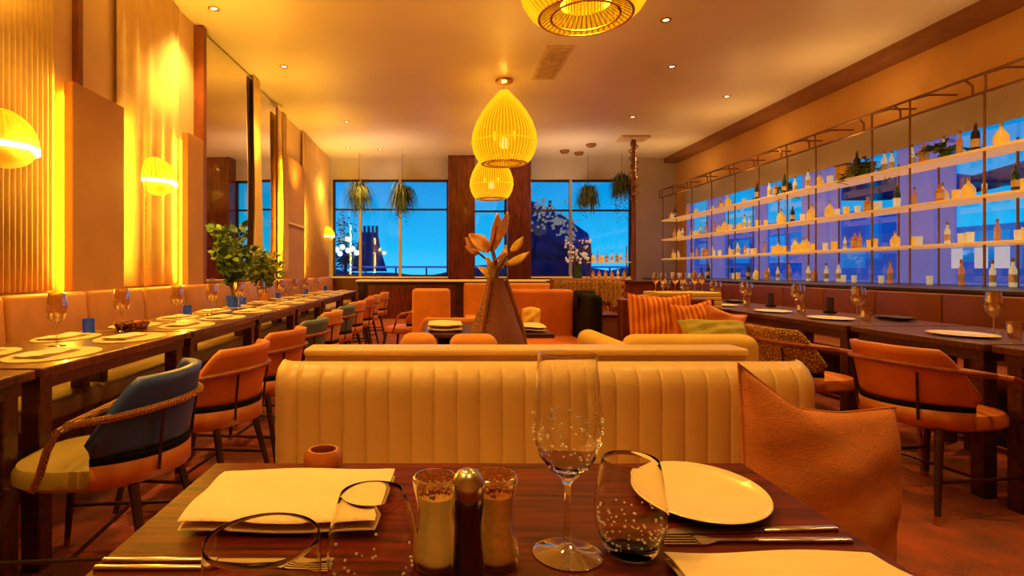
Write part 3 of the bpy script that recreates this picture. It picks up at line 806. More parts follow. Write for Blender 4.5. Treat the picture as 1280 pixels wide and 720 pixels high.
def tumbler(loc, label, rb_, rm, rt, h, zm=.4, bd=0, k=1):
    out = [(0, 0), (rb_*.85, 0), (rb_, .003)]
    for q in range(1, 15):
        t = q/14
        if t < zm: r = rb_ + (rm-rb_)*math.sin(t/zm*PI/2)
        else: r = rm + (rt-rm)*((t-zm)/(1-zm))**1.7
        out.append((r, .003+(h-.003)*t))
    inn = [(r-.0010, z) for r, z in out[4:]][::-1]
    inn[0] = (out[-1][0]-.0006, h+.0002)
    prof = out + inn + [(out[3][0]*.8, .012), (0, .011)]
    o = MB().lathe(prof, n=64).build('tumbler', M['tum'], loc=loc, smooth=True, auto=80)
    tag(o, label, 'glass')
    if bd: beads(o, rm, .012, h*.45, bd, lambda z: (rb_ + (rm-rb_)*math.sin(min(1, (z-.003)/(h-.003)/zm)*PI/2))-.0045, seed=int(rm*1000))
    return o
tumbler((.2365, .695, TZ), 'stemless tumbler with dimpled base right of the wine glass', .030, .0445, .034, .116, .42, 90)
tumbler((-.072, .60, TZ), 'stemless tumbler in front of the folded napkin on the left', .032, .049, .0345, .112, .42, 40)
tumbler((-.185, .585, TZ), 'wide low clear glass in front of the left napkin', .054, .060, .0585, .072, .5, 0)
def shaker(loc, label, fill, lid):
    e = empty('seasoning_jar', loc, label=label, cat='seasoning jar', group='hourglass glass seasoning jars')
    o = [(0,0),(.025,0),(.0285,.004),(.029,.014),(.0255,.035),(.0225,.055),(.0225,.075),(.0262,.092),(.0275,.100),(.0262,.106),(.024,.106),(.0245,.098),(.0205,.076),(.0203,.055),(.0232,.036),(.0262,.016),(.024,.008),(0,.0075)]
    MB().lathe(o, n=40).build('jar_glass', M['thing'], e, smooth=True, auto=80)
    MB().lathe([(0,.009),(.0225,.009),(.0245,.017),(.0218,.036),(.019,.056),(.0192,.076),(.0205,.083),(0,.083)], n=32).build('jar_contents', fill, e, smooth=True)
    m = MB(); rr = random.Random(9)
    for k in range(70):
        a = rr.uniform(0, 6.3); q = .021*math.sqrt(rr.random())
        b2 = bmesh.new(); bmesh.ops.create_icosphere(b2, subdivisions=1, radius=.0022)
        bmesh.ops.translate(b2, verts=b2.verts, vec=(q*math.cos(a), q*math.sin(a), .085+rr.uniform(0, .012))); m.merge(b2)
    m.build('coarse_grains', lid, e)
salt = pm('pale_salt', (246, 196, 110), .7, var=.05, emit=(240, 160, 50), estr=.35); pep = pm('pink_pepper', (226, 150, 72), .7, var=.3, scale=120, emit=(210, 120, 30), estr=.3); grain = pm('coarse_grain', (176, 110, 50), .5, var=.3, scale=60)  # glow put into both fills to lift their dark look in the jars
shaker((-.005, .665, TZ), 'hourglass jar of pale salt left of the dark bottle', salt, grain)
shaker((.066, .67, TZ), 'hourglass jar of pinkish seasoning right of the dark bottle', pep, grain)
e = empty('dark_cruet', (.031, .615, TZ), label='dark glass cruet with a shiny round metal cap between two jars', cat='cruet')
MB().lathe([(0,0),(.0175,0),(.0195,.004),(.0195,.012),(.0165,.045),(.0155,.075),(.0175,.098),(.0165,.104),(0,.104)], n=40).build('bottle_body', M['smoke_d'] if 'smoke_d' in M else pm('dark_oil_glass', (30, 16, 8), .06, coat=1, spec=.9), e, smooth=True)
MB().lathe([(0,.102),(.0168,.102),(.0185,.112),(.0175,.121),(.011,.130),(0,.133)], n=40).build('metal_cap', M['steel'], e, smooth=True)
# plate
def ellipse_plate(loc, a, b, rz, label, h=.014, name='side_plate'):
    o = MB().lathe([(0,.003),(.62,.003),(.7,.0),(.72,.004),(.9,.008),(1.0,h),(.985,h+.002),(.88,.0105),(.70,.0075),(0,.0068)], n=64, sx=a, sy=b)
    return tag(o.build(name, M['plate'], loc=loc, rz=rz, smooth=True, auto=80), label, 'plate')
ellipse_plate((.397, .862, TZ), .098, .122, math.radians(-13), 'oval cream plate at the right far corner of the foreground table', name='oval_plate')
# napkins
def napkin(pts, z0, t, label, seed=1, name='folded_napkin', parent=None, nu=24):
    rr = random.Random(seed); ph = [rr.uniform(0, 6) for _ in range(4)]
    P = [Vector((x, y, 0)) for x, y in pts]    # near-left, near-right, far-right, far-left
    m = MB()
    def q(u, v): return P[0]*(1-u)*(1-v)+P[1]*u*(1-v)+P[2]*u*v+P[3]*(1-u)*v
    def lay(za, zb):
        def fn(a, sv):
            # loop around the v cross-section (closed band), a along u
            s = sv*2*PI
            cv = .5-.5*math.cos(s); up = math.sin(s)
            p = q(a, cv)
            ed = 1-max(0, abs(a-.5)*2-.92)/.08*.5
            w = .0022*math.sin(7*a+ph[0]+4*cv)+.0015*math.sin(11*cv+ph[1]+3*a)
            zz = za+(zb-za)*(.5+.5*math.copysign(abs(up)**.62, up)*ed) + w
            return (p.x, p.y, z0+zz)
        m.grid(fn, nu, 33)
        n = nu
    k = 2
    for i in range(k):
        lay(t*i/k+.0015, t*(i+1)/k)
    bmesh.ops.remove_doubles(m.bm, verts=m.bm.verts, dist=.0002)
    bmesh.ops.holes_fill(m.bm, edges=m.bm.edges, sides=40)
    o = m.build(name, M['napkin'], parent, smooth=True, auto=60)
    return tag(o, label, 'napkin')
napkin([(-.345, .735), (-.085, .73), (-.075, .935), (-.355, .925)], TZ+.0015, .024, 'thick folded cream napkin on the left of the foreground table', 1)
napkin([(.265, .50), (.53, .50), (.512, .668), (.268, .672)], TZ+.0015, .016, 'folded cream napkin at the lower right of the foreground table', 2)
# cutlery
def knife(p0, p1, label, blade=.6, w=.009, kind='knife', grp=None):
    p0 = Vector(p0); p1 = Vector(p1); d = p1-p0; L = d.length
    e = empty(kind, (p0.x, p0.y, p0.z), math.atan2(d.y, d.x), label, 'cutlery', grp)
    h0 = L*(1-blade)
    # handle at start
    MB().box(0, h0, -w*.45, w*.45, 0, .005, .0015).build('handle', M['steel'], e, smooth=True)
    if kind == 'table_knife':
        m = MB(); m.prism([(h0, -w*.4), (L*.62, -w*.9), (L*.9, -w*.9), (L, -w*.1), (L, w*.45), (h0, w*.4)], .0015, .003)
        m.build('blade', M['steel'], e)
    else:
        m = MB(); m.box(h0, L*.72, -w*.28, w*.28, .001, .0035)
        m.prism([(L*.70, -w*.3), (L*.78, -w*1.1), (L*.82, -w*1.1), (L*.82, w*1.1), (L*.78, w*1.1), (L*.70, w*.3)], .001, .003)
        for k in range(4): m.box(L*.81, L, w*(-1.1+k*.62), w*(-1.1+k*.62)+w*.3, .001, .003)
        m.build('tines', M['steel'], e)
knife((.535, .756, TZ), (.29, .742, TZ), 'steel table knife with its handle to the right, behind the fork', .58, .012, 'table_knife')
knife((.53, .722, TZ), (.285, .722, TZ), 'steel fork lying just in front of the knife on the right', .5, .011, 'table_fork')
knife((-.405, .672, TZ), (-.13, .672, TZ), 'steel knife seen through the left glasses, behind the other', .5, .008, 'table_knife')
knife((-.405, .655, TZ), (-.13, .655, TZ), 'steel fork seen through the left glasses, in front of the knife', .5, .008, 'table_fork')
e = empty('candle_bowl', (-.205, .985, TZ), label='small rounded amber candle bowl behind the left napkin', cat='candle holder')
MB().lathe([(0,0),(.022,0),(.034,.012),(.034,.026),(.026,.036),(.022,.036),(.03,.024),(.02,.006),(0,.005)], n=32).build('bowl', pm('amber_ceramic', (190, 104, 44), .25, coat=.5), e, smooth=True)
MB().lathe([(0,.006),(.02,.006),(.02,.022),(0,.022)], n=20).build('wax', M['napkin'], e)

# ---------------------------------------------------------------- settings on the rows
pg = MB().lathe([(0,0),(.034,0),(.034,.002),(.008,.006),(.004,.012),(.0035,.085),(.012,.094),(.032,.115),(.040,.145),(.037,.18),(.030,.22),(.0288,.22),(.0355,.18),(.0385,.145),(.031,.118),(0,.099)], n=24).build('wine_glass', M['thing'], smooth=True, auto=80)
usedg = [False]
def wglass(x, y, label, grp='wine glasses on the side tables', z=TZ, s=1.0):
    if not usedg[0]: o = pg; usedg[0] = True; o.location = (x, y, z)
    else: o = dup(pg, (x, y, z))
    o.scale = (s, s, s); tag(o, label, 'glass', grp)
def placemat(x, y, label, rx=.17, ry=.14, rz=0, mat='placemat'):
    tag(MB().lathe([(0,0),(1,0),(1,.004),(0,.004)], n=28, sx=rx, sy=ry).build('placemat', M[mat], loc=(x, y, TZ), rz=rz), label, 'placemat', 'placemats on the side tables')
nm_ = ['nearest', 'second', 'third', 'fourth', 'fifth', 'sixth', 'seventh']
rr = random.Random(11)
def votive(x, y, label, s=1.0, z=TZ):
    e = empty('votive_holder', (x, y, z), label=label, cat='candle holder', group='blue votive holders on the left tables')
    MB().lathe([(0,0),(.03*s,0),(.032*s,.08*s),(.028*s,.08*s),(.026*s,.008),(0,.007)], n=20).build('holder', M['votive'], e, smooth=True)
    MB().lathe([(0,.008),(.025*s,.008),(.025*s,.05*s),(0,.05*s)], n=16).build('wax', M['napkin'], e)
for i, (a, b) in enumerate(ly):
    if b < 1.5: continue
    L = b-a
    for j, f in enumerate((.27, .75)):
        w_ = 'near' if j == 0 else 'far'
        y = a+L*f
        placemat(-1.60, y, 'cream placemat on the aisle side, %s end of the %s left table' % (w_, nm_[i]), .15, .22)
        placemat(-1.93, y, 'cream placemat on the bench side, %s end of the %s left table' % (w_, nm_[i]), .13, .2)
        y0 = y-.09
        napkin([(-1.68, y0-.05), (-1.56, y0-.05), (-1.56, y0+.2), (-1.68, y0+.2)], TZ+.0045, .014, 'folded napkin on the aisle side, %s end of the %s left table' % (w_, nm_[i]), i*3+j, nu=8)
        if i < 5:
            napkin([(-2.0, y0-.05), (-1.88, y0-.05), (-1.88, y0+.2), (-2.0, y0+.2)], TZ+.0045, .014, 'folded napkin on the bench side, %s end of the %s left table' % (w_, nm_[i]), i*3+j+40, nu=8)
        if i < 6: wglass(-1.80+rr.uniform(-.03, .03), y+.27, 'wine glass beyond the %s settings of the %s left table' % (w_, nm_[i]), s=1.12)
    votive(-1.97, b-.02-.04, 'blue votive holder at the far end of the %s left table' % nm_[i], 1.0)
for i, (a, b) in enumerate(ry):
    L = b-a
    for j, f in enumerate((.3, .76) if L > 1 else (.4,)):
        w_ = 'near' if j == 0 else 'far'
        y = a+L*f
        ellipse_plate((2.80, y, TZ), .13, .17, 0, 'cream plate on the aisle side, %s end of the %s right table' % (w_, nm_[i]), .012)
        wglass(3.05, y+.08, 'wine glass behind the plate, %s end of the %s right table' % (w_, nm_[i]), 'wine glasses on the right tables', s=1.05)
        wglass(3.16, y+.19, 'wine glass near the banquette, %s end of the %s right table' % (w_, nm_[i]), 'wine glasses on the right tables', s=1.0)
        o = MB().lathe([(0,0),(.026,0),(.032,.05),(.034,.085),(.032,.085),(.03,.05),(.024,.008),(0,.007)], n=20).build('water_glass', M['thing'], loc=(2.98, y-.1, TZ), smooth=True)
        tag(o, 'short water glass beside the plate, %s end of the %s right table' % (w_, nm_[i]), 'glass', 'water glasses on the right tables')
        if (i+j) % 2 == 0:
            napkin([(3.12, y-.2), (3.26, y-.2), (3.26, y+.02), (3.12, y+.02)], TZ+.001, .03, 'dark folded cloth by the banquette, %s end of the %s right table' % (w_, nm_[i]), i+90, nu=8).data.materials[0] = M['bar_dark']
        else:
            e = empty('menu_stand', (3.2, y-.12, TZ), label='small dark menu stand on the %s right table, %s end' % (nm_[i], w_), cat='menu stand')
            MB().box(-.03, .03, -.04, .04, 0, .015, .003).build('stand_foot', M['black'], e); MB().box(-.006, .006, -.038, .038, .015, .13, .002).build('menu_card', M['bar_dark'], e)
e = empty('bread_basket', (-1.83, 3.33, TZ), label='low woven basket on the left tables between two wine glasses', cat='basket')
MB().lathe([(0,0),(.07,0),(.09,.045),(.085,.045),(.066,.006),(0,.005)], n=24, sy=1.4).build('basket_bowl', M['rattan'], e, smooth=True)

# plants at the mirror
def branchy(loc, label, seed, h=.75, r=.28, mat='leaf', mat2='leaf3', pot=None):
    rr = random.Random(seed); e = empty('potted_plant', loc, 0, label, 'plant')
    ms = MB(); ml = MB(); ml2 = MB()
    for k in range(17):
        a = rr.uniform(0, 2*PI); L = h*rr.uniform(.55, 1); sp = rr.uniform(.1, 1)*r
        pts = [Vector((sp*t**1.3*math.cos(a)+.02*math.sin(6*t+k), sp*t**1.3*math.sin(a), L*t)) for t in [q/6 for q in range(7)]]
        ms.tube(pts, [.006-.0007*q for q in range(7)], 5)
        for q in range(2, 7):
            for _ in range(6):
                p = pts[q] + Vector([rr.uniform(-.03, .03) for _ in range(3)])
                b = rr.uniform(0, 2*PI); ti = rr.uniform(-.5, .9)
                d = Vector((math.cos(b)*math.cos(ti), math.sin(b)*math.cos(ti), math.sin(ti)))
                s_ = d.orthogonal().normalized()
                l = rr.uniform(.05, .10); w = l*.32
                tgt = ml if rr.random() < .65 else ml2
                c = d.cross(s_)*w*.3
                vs = [tgt.bm.verts.new(x) for x in (p, p+d*l*.35+s_*w+c, p+d*l*.75+s_*w*.7+c, p+d*l, p+d*l*.75-s_*w*.7+c, p+d*l*.35-s_*w+c)]
                tgt.bm.faces.new(vs)
    ms.build('branches', M['stemm'], e); ml.build('foliage', M[mat], e); ml2.build('bright_foliage', M[mat2], e)
    if pot: pot(e)
    return e
branchy((-1.93, 5.25, .86), 'tall leafy green plant in a blue pot in front of the mirror', 21, .66, .21, 'leaf2', 'leaf', small_pot('votive', .075, .11))
branchy((-1.98, 6.3, .85), 'smaller yellow-green plant on the table behind the tall leafy plant', 22, .48, .3, 'leaf', 'leaf3', small_pot('amber', .07, .10))

# ---------------------------------------------------------------- middle of the room
def px(u, Y): return (u-CX)*Y/F
def pz(v, Y): return H-(v-CY)*Y/F
# small cafe table behind the cream sofa
e = empty('cafe_table', (.28, 3.45, 0), label='small dark cafe table behind the cream sofa', cat='table')
MB().box(-.37, .37, -.28, .28, .715, .74, .005).build('tabletop', M['dark_wood'], e)
MB().tube([(-.25, 0, .02), (-.25, 0, .715)], .045, 12).build('pedestal', M['black'], e, smooth=True)
MB().box(-.36, .2, -.2, .2, 0, .02, .003).build('base_plate', M['black'], e)
napkin([(-.07, 3.25), (.13, 3.25), (.13, 3.5), (-.07, 3.5)], .7415, .05, 'folded cream napkin on the left of the cafe table', 51)
napkin([(.45, 3.25), (.62, 3.25), (.62, 3.5), (.45, 3.5)], .7415, .035, 'folded cream napkin on the right of the cafe table', 52)
# poufs / low backs in front of the cafe table
def tub(x, y, w, h, label, mat, rz=0, name='tub_chair', d=.4, z0=.12, lean=0, grp=None):
    e = empty(name, (x, y, 0), rz, label, 'chair', grp)
    MB().box(-w/2, w/2, -d/2, d/2, z0, .43, .04, 4).build('seat', M[mat], e, smooth=True)
    MB().box(-w/2, w/2, -d/2-.02, -d/2+.11, z0+.02, h, .045, 4).build('backrest', M[mat], e, smooth=True)
    for sx in (-1, 1):
        MB().box(sx*(w/2)-.05, sx*(w/2)+.05, -d/2+.06, d/2-.04, z0+.02, h-.16, .03, 3).build('arm', M[mat], e, smooth=True)
        for sy in (-1, 1): MB().tube([(sx*(w/2-.06), sy*(d/2-.06), z0+.02), (sx*(w/2-.05), sy*(d/2-.05), 0)], .014, 8).build('leg', M['black'], e)
    return e
tub(-.09, 2.50, .15, .838, 'narrow rounded orange chair back left of the cafe table leg', 'amber', 0)
tub(.14, 2.50, .20, .833, 'sloping orange chair back just behind the cream sofa', 'amber', .0)
# woven floor vase
e = empty('woven_vase', (.275, 2.98-.52+.0, 0), label='tall woven wicker vase narrowing to its neck behind the sofa', cat='vase')
e.location = (.30, 3.02, 0)
MB().lathe([(0,0),(.13,0),(.17,.2),(.19,.5),(.175,.66),(.13,.8),(.08,.92),(.05,1.03),(.045,1.06),(.037,1.06),(.042,1.0),(.07,.9),(.12,.78),(.16,.6),(0,.3)], n=36).build('woven_body', M['wicker'], e, smooth=True, auto=80)
m = MB()
for k in range(3):
    a = 2.0 + k*2.1; m.tube([(.19*math.cos(a), .19*math.sin(a), .55), (.14*math.cos(a), .14*math.sin(a), .8), (.055*math.cos(a), .055*math.sin(a), 1.05)], .012, 6)
m.build('rope_trim', M['rope'], e, smooth=True)
# flower arrangement standing in the vase
e = empty('flower_arrangement', (.30, 3.02, 1.0), label='orange and yellow petalled flower stem rising from the woven vase', cat='flowers')
def petal(m, p, d, l, w, curl=.3):
    d = Vector(d).normalized(); s_ = d.orthogonal().normalized(); nrm = d.cross(s_)
    def fn(u, v):
        t = u; ww = w*math.sin(PI*min(1, t*.93+.05))**.8*(v-.5)*2
        return Vector(p)+d*l*t+s_*ww+nrm*(curl*l*(t*t)+.25*w*(1-((v-.5)*2)**2))
    m.grid(fn, 9, 5)
m1 = MB(); m2 = MB(); ms = MB()
ms.tube([(0,0,0), (.005,0,.12), (-.02,0,.22), (.0,0,.34)], [.016,.013,.01,.006], 8)
ms.tube([(0,0,.06), (.05,0,.16), (.10,0,.22)], .006, 6); ms.tube([(0,0,.08), (-.05,0,.16), (-.1,0,.2)], .006, 6)
for (p, d, l, w) in [((-.02,0,.2),(.35,-.2,.9),.2,.05),((-.03,0,.2),(-.5,-.2,.6),.14,.05),((0,0,.25),(.6,0,.9),.18,.035),((0,0,.16),(.1,-.9,.5),.12,.05),((-.1,0,.18),(-.3,-.3,.8),.11,.035),((-.09,0,.2),(-.8,-.1,.1),.08,.03)]:
    petal(m1, p, d, l, w)
for (p, d, l, w) in [((0,0,.02),(-.1,-.5,.9),.16,.035),((.05,0,.13),(.9,-.1,.25),.14,.03),((0,0,.08),(.5,-.2,.8),.16,.03),((0,0,.04),(-.5,-.2,.6),.12,.025),((.08,0,.2),(.6,.1,.5),.1,.025)]:
    petal(m2, p, d, l, w)
ms.build('stem', M['stemm'], e, smooth=True); m1.build('orange_petals', M['petal'], e, smooth=True, mod=solid(.002)); m2.build('yellow_petals', M['petal2'], e, smooth=True, mod=solid(.002))

# orange booths further back
def booth(x0, x1, y, ztop, mat, base, label, dep=.6, seat=.46, name='booth_sofa', capside=None):
    w = (x1-x0); e = empty(name, ((x0+x1)/2, y, 0), 0, label, 'sofa')
    MB().box(-w/2, w/2, 0, .16, .3, ztop, .035, 4).build('backrest', M[mat], e, smooth=True)
    MB().box(-w/2, w/2, -dep, .02, .34, seat, .03, 4).build('seat_cushion', M[mat], e, smooth=True)
    MB().box(-w/2+.01, w/2-.01, -dep+.02, .14, .0, .36, .008).build('sofa_base', M[base], e)
    if capside:
        a = w/2 if capside > 0 else -w/2
        MB().box(a-.0, a+.09, -dep+.12, .2, 0, ztop-.02, .04, 4).build('black_end_panel', M['black'], e, smooth=True)
        MB().tube([(a-.02, -.12, ztop-.07), (a+.12, -.12, ztop-.07)], .07, 16).build('scroll_end', M['black'], e, smooth=True)
    return e
booth(px(622, 4.5), px(718, 4.5), 4.5, pz(362, 4.5), 'orange', 'red_wood', 'orange leather booth sofa with a black scrolled end panel', .62, .58, capside=1)
pillow('bolster_cushion', M['yellow'], .14, .24, .12, (px(664, 4.35), 4.35, .70+.0), (-.15, 0, 0), 'narrow yellow cushion standing on the orange booth sofa', .05, (0,0,-.02,-.02))
e = booth(px(515, 5.3), px(563, 5.3), 5.3, pz(361, 5.3), 'amber', 'red_wood', 'yellow-orange square-backed armchair beyond the cafe table', .5, .5, name='square_armchair'); e['category'] = 'armchair'
booth(px(580, 7.6), px(690, 7.6), 7.6, pz(354, 7.6), 'amber', 'red_wood', 'far orange booth sofa below the high counter', .5, .5)
# round-backed chair
chair(px(568, 4.3), 4.35, PI/2, 'amber round-backed armchair behind the cafe table', 'loose armchairs in the middle of the room', 'amber', 'amber')
chair(px(478, 6.2)+.28, 6.5, PI*.9, 'brown armchair in the aisle near the square-backed armchair', 'loose armchairs in the middle of the room', 'orange', 'orange')
# high counter across the back
hc = empty('high_counter', (.4, 10.2, 0), label='long dark high counter with a pale top in front of the far windows', cat='counter')
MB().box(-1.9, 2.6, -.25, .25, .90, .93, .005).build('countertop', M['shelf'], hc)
MB().box(-1.88, 2.58, -.22, .22, .84, .90).build('counter_apron', M['bar_dark'], hc)
for x in (-1.8, -.05, 1.2, 2.5): MB().box(x-.07, x+.07, -.15, .15, 0, .84, .006).build('counter_leg', M['dark_wood'], hc)
# wooden screen / bench back far right
ws = empty('wooden_bench', (2.9, 8.2, 0), label='long red-brown wooden bench back below the right end of the windows', cat='bench')
MB().box(-1.3, .75, 0, .08, 0, .92, .006).build('bench_back', M['red_wood'], ws); MB().box(-1.3, .75, -.45, 0, .38, .46, .01).build('bench_seat', M['orange'], ws)
MB().box(-1.32, .77, -.03, .11, .92, .95, .004).build('cap_rail', M['dark_wood'], ws); MB().box(-1.28, .73, -.4, -.02, 0, .38).build('bench_base', M['dark_wood'], ws)
# tasselled golden throws over the bench back
for i in range(7):
    x = px(700+12*i, 6.6); 
    def fn(u, v, x=x, i=i): return (x+(u-.5)*.11*(1+.3*math.sin(v*3)), 6.668+.010*math.sin(u*14+i)-.01*v, .98-.30*v*(1+.12*math.sin(i*2.3)))
    tag(MB().grid(fn, 13, 8).build('golden_tassel', M['gold_weave'], smooth=True, mod=solid(.012), auto=80), 'golden woven tassel hanging from the rattan chair backs', 'tassel', 'golden tassels on the rattan screen')
rs = empty('rattan_screen', (px(737, 6.66), 6.68, 0), label='low rattan screen behind the golden tassels', cat='screen')
MB().box(-.45, .42, 0, .03, .12, .97).build('woven_panel', M['rattan'], rs)
m = MB()
for x in (-.45, .0, .42): m.tube([(x, .015, 0), (x, .015, 1.0)], .018, 8)
m.tube([(-.45, .015, .985), (.42, .015, .985)], .02, 8); m.build('screen_frame', M['smooth_rail'], rs, smooth=True)
# wicker crate
cr = empty('wicker_crate', (px(750, 5.2), 5.2, 0), label='tall wicker crate right of the black scrolled sofa end', cat='crate')
MB().box(-.13, .13, -.13, .13, 0, .68, .008).build('woven_sides', M['wicker'], cr); MB().box(-.14, .14, -.14, .14, .68, .70, .004).build('crate_lid', M['dark_wood'], cr)

# yellow-green sofa on the right with cushions
ys = empty('mustard_sofa', (1.26, 3.3, 0), label='mustard yellow sofa with striped cushions right of the middle', cat='sofa')
MB().box(-.33, .33, -.55, -.38, .1, .775, .06, 5).build('backrest', M['yellow'], ys, smooth=True)
MB().box(-.33, .33, -.42, .18, .25, .47, .05, 4).build('seat_cushion', M['yellow'], ys, smooth=True)
MB().box(-.42, -.29, -.52, .18, .1, .74, .06, 5).build('arm', M['yellow'], ys, smooth=True)
MB().box(-.40, .33, -.5, .17, .04, .26, .01).build('sofa_base', M['red_wood'], ys)
for sx in (-.36, .28):
    for sy in (-.46, .12): MB().tube([(sx, sy, .05), (sx, sy, 0)], .02, 8).build('leg', M['black'], ys)
stripe = pattern('striped_fabric', (232, 150, 50), (176, 66, 20), 3.2, (3, 0, 0), .8, .1)
X0 = ys.location.x
pillow('green_cushion', M['green'], .36, .17, .10, (X0+.2, 2.97, .765), (-.75, .03, .1), 'olive green cushion lying along the top of the mustard sofa', .05, (0,0,0,0), seed=3)
pillow('striped_cushion', stripe, .40, .40, .13, (px(812, 3.9), 3.72, .73), (-.12, .0, -.05), 'orange and red striped cushion on the mustard sofa', .05, (.01,.01,.02,.02), seed=4)
pillow('striped_cushion', stripe, .28, .34, .12, (px(848, 3.9), 3.66, .71), (-.12, -.1, .1), 'second striped cushion, smaller and further right', .05, (.01,.01,.02,.02), seed=5)
pillow('orange_cushion', M['orange'], .28, .28, .12, (px(884, 3.9)-.03, 3.66, .70), (-.1, .35, .1), 'plain orange cushion tilted beside the dark table leg', .05, (.01,.03,.03,.01), seed=6)
# backing bench for those cushions
bb = empty('cushioned_bench', (px(850, 4.0), 4.0, 0), label='dark red bench behind the striped cushions', cat='bench')
MB().box(-.45, .20, -.1, 0, 0, .90, .01).build('bench_back', M['red_wood'], bb); MB().box(-.45, .20, -.46, -.08, .2, .52, .02).build('bench_seat', M['orange'], bb, smooth=True)
MB().box(-.43, .18, -.44, -.1, 0, .2).build('bench_base', M['dark_wood'], bb)
# side table carrying the stack of dishes
st = empty('serving_table', (2.19, 5.15, 0), label='dark serving table carrying stacked trays behind the cushions', cat='table')
MB().box(-.36, .36, -.24, .24, .73, .76, .004).build('tabletop', M['dark_wood'], st)
for sx in (-.32, .32):
    for sy in (-.2, .2): MB().box(sx-.03, sx+.03, sy-.03, sy+.03, 0, .73).build('table_leg', M['dark_wood'], st)
for i in range(4):
    w = .31-.012*i
    tag(MB().box(-w, w, -.2, .2, 0, .035, .006).build('serving_tray', M['yellow'], loc=(2.19+.008*i, 5.15, .76+i*.036)), '%s pale serving tray in the stack on the serving table' % ['lowest', 'second lowest', 'second highest', 'topmost'][i], 'tray', 'stacked pale trays')
for i in range(6):
    wglass(2.19-.22+i*.09, 5.12+.05*(i % 2), 'small stem glass standing on the stacked pale trays', 'stem glasses on the trays', z=.904, s=.8)
# dark table post beside orange cushion is the leg of the fifth right table

# hanging plants at the far windows
def hanging(x, y, z, label, seed, r=.22, mat='leaf', trail=.5, s=1.0):
    rr = random.Random(seed); e = empty('hanging_plant', (x, y, z), 0, label, 'hanging plant')
    MB().lathe([(0,-.12),(.07,-.12),(.12,-.02),(.13,.04),(.12,.04),(.1,0),(0,0)], n=20).build('basket', M['stemm'], e, smooth=True)
    m = MB()
    for k in range(3):
        a = k*2.1; m.tube([(.12*math.cos(a), .12*math.sin(a), .03), (0, 0, .35), (0, 0, HC-z)], .004, 4)
    m.build('hanger', M['black'], e)
    ml = MB(); mt = MB()
    for k in range(340):
        a = rr.uniform(0, 2*PI); L = rr.uniform(.05, .34)*s; up = rr.uniform(.0, .26)
        w = rr.uniform(.010, .026); pr = None; dr = rr.uniform(.2, 1.4)
        for q in range(6):
            t = q/5; rad = .05+L*t; zz = .03+up*math.sin(t*PI*.8)*1.2 - .35*s*t**2.2*dr
            p = Vector((rad*math.cos(a), rad*math.sin(a), zz)); sd_ = Vector((-math.sin(a), math.cos(a), 0))*w*(1-t*.8)
            cur = (ml.bm.verts.new(p+sd_), ml.bm.verts.new(p-sd_))
            if pr: ml.bm.faces.new((pr[0], cur[0], cur[1], pr[1]))
            pr = cur
    for k in range(22):
        a = rr.uniform(0, 2*PI); L = trail*rr.uniform(.4, 1); 
        for q in range(8):
            p = Vector((.13*math.cos(a)+.02*math.sin(q), .13*math.sin(a), -L*q/8)); b = rr.uniform(0, 6)
            d = Vector((math.cos(b)*.04, math.sin(b)*.04, -.03)); s2 = Vector((-math.sin(b), math.cos(b), 0))*.014
            vs = [mt.bm.verts.new(v) for v in (p, p+d*.5+s2, p+d, p+d*.5-s2)]; mt.bm.faces.new(vs)
    ml.build('foliage', M['hang_leaf'], e); mt.build('trailing_leaves', M['leaf2'], e)
hanging(px(449, 12.2), 12.2, pz(244, 12.2), 'hanging plant in the left window, nearest the left wall', 31, trail=.6)
hanging(px(503, 12.2), 12.2, pz(246, 12.2), 'hanging plant in the left window, nearest the dark pier', 32, trail=.75, s=1.1)
hanging(px(735, 12.2), 12.2, pz(248, 12.2), 'bushy hanging plant in the right window, left of the pair', 33, trail=.5, s=.85)
hanging(px(777, 12.2), 12.2, pz(234, 12.2), 'bushy hanging plant in the right window, right of the pair', 34, trail=.9, s=.85)

# brass etagere with bottles by the right window
et = empty('brass_trolley', (px(762, 11.7), 11.75, 0), label='open brass drinks trolley standing before the right window', cat='trolley')
m = MB()
for sx in (-.42, .42):
    for sy in (-.15, .15): m.tube([(sx, sy, 0), (sx, sy, 1.62)], .012, 6)
m.build('frame', M['rail'], et)
for z in (.5, .93, 1.28): MB().box(-.43, .43, -.16, .16, z-.02, z).build('shelf_board', M['shelf'], et)
bx = et.location.x
for i in range(8):
    put(R.choice([1, 2, 3, 5]) if True else 0, bx-.36+i*.1, 11.7+R.uniform(-.05, .05), 1.28, 'small bottle on the top board of the brass trolley', 'bottles on the brass trolley', .9)
for i in range(6):
    put(R.choice([1, 2, 3]), bx-.34+i*.13, 11.72, .93, 'small bottle on the middle board of the brass trolley', 'bottles on the middle board of the brass trolley', .9)
e = empty('white_flowers', (px(722, 11.2), 11.2, 0), label='dark floor vase of white blossoms before the right window', cat='flowers')
MB().lathe([(0,0),(.10,0),(.14,.4),(.12,.8),(.07,1.1),(.09,1.2),(.08,1.2),(.05,1.1),(0,.9)], n=24).build('floor_vase', M['leaf2'], e, smooth=True)
m = MB(); rr = random.Random(8); ms = MB()
for k in range(46):
    a = rr.uniform(0, 6.3); q = .28*math.sqrt(rr.random()); z = 1.2+rr.uniform(.05, .5)
    b2 = bmesh.new(); bmesh.ops.create_icosphere(b2, subdivisions=1, radius=rr.uniform(.02, .04)); bmesh.ops.translate(b2, verts=b2.verts, vec=(q*math.cos(a), q*math.sin(a), z)); m.merge(b2)
    ms.tube([(0, 0, 1.1), (q*.5*math.cos(a), q*.5*math.sin(a), 1.2+(z-1.2)*.7), (q*math.cos(a), q*math.sin(a), z)], .004, 4)
m.build('blossoms', M['blossom'], e); ms.build('stems', M['stemm'], e)

